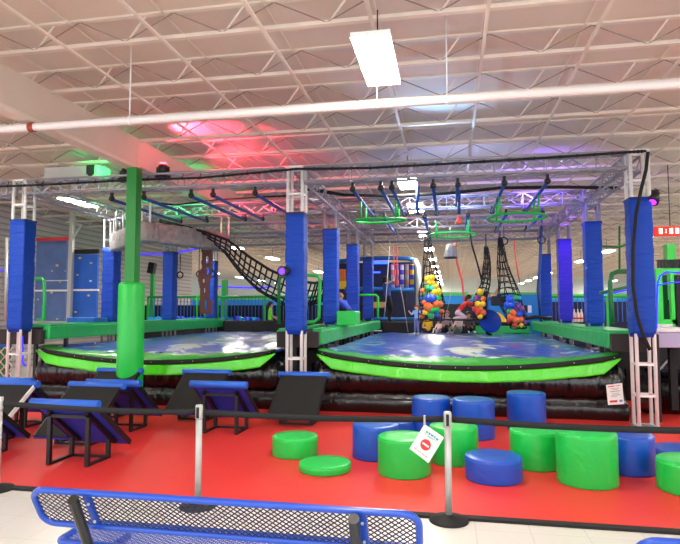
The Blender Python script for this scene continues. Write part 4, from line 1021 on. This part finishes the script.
# ------------------------------------------------------------ right-edge green playground platform
t=thing('play_tower','bright green and black play platform with violet light strips at the right edge','play structure',(6.3,14,0))
YT=14.0
def gb(x0,y0,x1,y1,m,nm,Y=YT,dy=.12):
    a=oY(x0,y1,Y); b=oY(x1,y0,Y); g=MB(); g.b2((a.x,Y,a.z),(b.x,Y+dy,b.z)); return g.build(nm,K[m],t)
gb(656,268,700,273,'lframe','beam'); gb(657.5,273,662,320,'lframe','post'); gb(672,273,675,322,'lframe','post'); gb(664,275,667,320,'dkgreen','post',14.4)
gb(656,319.5,677,324,'lframe','lower_beam'); gb(673,320,677.5,330,'lframe','post')
gb(676,275,700,330,'blackm','dark_side'); gb(658,259,700,260.5,'dkrail','top_rail')
for x in range(659,682,3): gb(x,260,x+.6,268,'dkrail','baluster')
gb(657,324,673,326.5,'white','ledge')
gb(657,300,680,345,'blackm','dark_panel',15.5); 
gb(672,340,676.5,410,'blackm','black_post',10.9)
t2=tag(MB().b2((oY(667,244,17).x,17,0),(oY(675.5,244,17).x,17.3,oY(670,244,17).z)).build('green_column',K['lframe']),'bright green column rising behind the play platform at the right edge','column')
led([(656,286),(662,284),(672,282.5),(682,282)],13.9,'violet light strip lower on the green play platform at the right edge',.016)
g=MB(); g.tube([(3.5,11.6,.42),(9,11.6,.42)],.42,20); g.add([],[]); tag(g.build('black_tube',K['black']),'black inflated tube lying behind the white post foot at the right edge','airbag tube')
g=MB(); g.b2((3.45,13,0),(9,13.1,1.3)); tag(g.build('black_screen',K['blackm']),'black screen behind the white post foot at the right edge','screen')
tag(MB().bar(oY(657,372,11.2),oY(676,352,11.2),.03).build('brace_strut',K['steel']),'thin grey strut slanting behind the white post foot','strut')
# ------------------------------------------------------------ playground structure in the middle back
t=thing('playground_unit','blue rimmed soft play structure with chequered columns and blue lights behind the right airbag','play structure',(oY(380,300,26).x,26.5,.62))
Y0=26
def pb(x0,y0,x1,y1,m,nm,Y=Y0,dy=.3):
    a=oY(x0,y1,Y); b=oY(x1,y0,Y); g=MB(); g.b2((a.x,Y,a.z),(b.x,Y+dy,b.z)); return g.build(nm,K[m] if isinstance(m,str) else m,t,bevel=.02)
K['foamblue']=mat('foam_tube_blue',(36,110,190),.6); K['glowb']=glow('play_blue_glow',(30,60,255),3)
g=MB(); P=[oY(a,b,Y0) for a,b in((336,262),(350,260),(366,258.5),(390,258),(408,258.5),(414,260))]; g.tube(P,.10,10); g.build('top_rim',K['foamblue'],t)
g=MB(); P=[oY(a,b,Y0) for a,b in((414,259.5),(417.5,266),(418.5,280),(418.5,322))]; g.tube(P,.13,10); g.build('corner_post',K['wall'],t)
P=[oY(a,b,Y0) for a,b in((345,289),(372,289),(388,289.5),(400,290),(414,290))]; g=MB(); g.tube(P,.11,10); g.build('middle_rim',K['foamblue'],t)
P=[oY(a,b,Y0) for a,b in((345,319),(380,319),(416,319))]; g=MB(); g.tube(P,.08,10); g.build('bottom_rim',K['foamblue'],t)
pb(338,262,416,330,'padtop','back_panel',27.3)
pb(371,261,388,264,'glowb','blue_light_bar',26.05,.1); pb(372,271.5,380,273,'glowb','blue_light_bar',26.05,.1)
pb(339,269,345,281,'orange','orange_panel',26.6); pb(339,281,346,289,'yel','yellow_panel',26.7); pb(372,302,385,308,'hold','ochre_panel',26.5)
K['chk']=None
def chk(c1,c2,nm):
    m=mat(nm,c1,.5); nt=m.node_tree; c=nt.nodes.new('ShaderNodeTexChecker'); c.inputs['Scale'].default_value=4.5; b=nt.nodes['Principled BSDF']
    lin=lambda q: tuple((x/255)**2.2 for x in q)+(1,)
    c.inputs['Color1'].default_value=lin(c1); c.inputs['Color2'].default_value=lin(c2); nt.links.new(nt.nodes['Texture Coordinate'].outputs['Object'],c.inputs['Vector']); nt.links.new(c.outputs['Color'],b.inputs['Base Color']); return m
for x,c1,c2,n in((393,(226,100,120),(200,200,230),'roller_pink'),(397,(120,90,190),(220,120,130),'roller_violet'),(402,(70,70,210),(190,180,220),'roller_blue'),(407,(150,150,170),(190,120,100),'roller_grey'),(412,(230,200,60),(60,80,200),'roller_yellow')):
    g=MB(); p=oY(x,289,26.2); q=oY(x,264,26.2); g.lathe([(.09,0),(.09,q.z-p.z)],p,12); g.build('roller_column',chk(c1,c2,n),t)
g=MB(); a=oY(338,300,26.3); b=oY(416,300,26.3); g.b2((a.x,26.2,.62),(b.x,27.4,.9)); g.build('base',K['blackm'],t)
for x in(345,366,388,405): pb(x,290,x+1.6,319,'frame','support_post',26.1,.1)
# mural walls behind
def wallpx(x0,y0,x1,y1,Y,m,nm,label,cat,zb=None,dy=.15):
    a=oY(x0,y1,Y); b=oY(x1,y0,Y); g=MB(); g.b2((a.x,Y,a.z if zb is None else zb),(b.x,Y+dy,b.z)); return tag(g.build(nm,K[m]),label,cat)
wallpx(420,304,487,330,23.5,'dkrail','dark_screen','dark screen behind the sitting row and the kneeling girl','screen',.6)
w1=wallpx(488,294.5,548,330,23.2,'mural','painted_wall','bright blue painted low wall with a green top stripe behind the rightmost ball net','painted wall',.6)
b=oY(548,292,23.2); a=oY(488,294.5,23.2); g=MB(); g.b2((a.x,23.17,a.z),(b.x,23.38,b.z)); g.build('green_stripe',K['muralg'],w1)
w1=wallpx(440,295.5,468,305,34,'mural','painted_wall','distant blue painted wall with a green top stripe between the ball nets','painted wall',.0)
b=oY(468,292,34); a=oY(440,295.5,34); g=MB(); g.b2((a.x,33.97,a.z),(b.x,34.2,b.z)); g.build('green_stripe',K['muralg'],w1)
# yellow dome, green pad strip, blue disc
p=oY(500,328,19.6); g=MB(); g.ball((p.x,21.5,1.22),.36,n=20,sc=(1.25,.6,1.7)); tag(g.build('yellow_mound',K['yel']),'yellow padded mound showing over the back edge of the right airbag','mound')
g=MB(); a=oY(469,333,19.5); b=oY(530,327,19.5); g.b2((a.x,19.46,1.13),(b.x,19.58,1.38)); tag(g.build('green_edge_pad',K['green'],bevel=.03),'bright green pad along the right half of the back edge of the right airbag','pad')
p=oY(490,321,17.0); rot=Quaternion((0,1,0),.9)@Quaternion((1,0,0),1.2)
g=MB(); g.lathe([(.0001,-.05),(.3,-.05),(.34,0),(.3,.05),(.0001,.05)],(0,0,0),28); R_=rot.to_matrix(); g.v=[R_@v+p for v in g.v]; tag(g.build('blue_disc',K['bluepad']),'blue round disc swing tilted under the middle ball net','disc swing')
# checkered ball piece
g=MB(); p=oY(527.5,309,16.5); g.box(p,(.2,.1,.2)); tag(g.build('chequered_pad',chk((230,230,230),(20,20,30),'chequer_pad')),'small black and white chequered pad right of the rightmost ball net','pad')
tag(MB().tube([oY(a,b,17) for a,b in((519,320),(535,317),(552,318))],.05,8).build('balance_bar',K['frame']),'dark bar reaching from the rightmost ball net to the right platform','bar')
# speakers / green posts in the left background
p=oY(152,268,21.8); t=thing('loudspeaker','black loudspeaker on a green post behind the left airbag','loudspeaker',(p.x,21.8,.62))
g=MB(); g.box(p,(.27,.24,.46),0,Quaternion((0,1,0),.2).to_matrix()); g.build('cabinet',K['frame'],t,bevel=.01)
g=MB(); g.box(p+V((0,-.125,0)),(.2,.02,.38),0,Quaternion((0,1,0),.2).to_matrix()); g.build('grille',K['blackm'],t)
g=MB(); g.b2((p.x-.09,21.85,.62),(p.x+.06,22.0,p.z-.15)); g.build('green_post',K['gframe'],t)
p=oY(224,280,22); tag(MB().b2((p.x-.1,22,.62),(p.x+.1,22.2,p.z)).build('green_post',K['gframe']),'green post in the background right of the holed board','post')
for x,y,l in((546,290,'left'),):
    pass
# bottles/pins between right posts
for k,x in enumerate((574.5,578,581.5)):
    p=oY(x,320,20.2); t=thing('skittle','white skittle shape between the right posts, %s of three'%['left','middle','right'][k],'skittle',(p.x,20.2,1.45))
    g=MB(); g.lathe([(.05,0),(.06,.1),(.055,.28),(.02,.36),(.02,.42),(.0001,.44)],(p.x,20.2,1.5),12); g.build('body',K['cream'],t)
    g=MB(); g.lathe([(.062,.1),(.062,.16)],(p.x,20.2,1.5),12); g.build('red_band',K['inkr'],t)
# world
W=bpy.data.worlds.new('world'); sc.world=W; W.use_nodes=True; bg=W.node_tree.nodes['Background']; bg.inputs[0].default_value=(.92,.95,1,1); bg.inputs[1].default_value=.9
vs_=sc.view_settings; vs_.view_transform='Standard'; vs_.look='None'; vs_.gamma=1; vs_.exposure=1.4; vs_.use_curve_mapping=False

for o in sc.objects:
    if 'label' in o and not (4<=len(o['label'].split())<=16): print('LONG',o.name,len(o['label'].split()),o['label'])
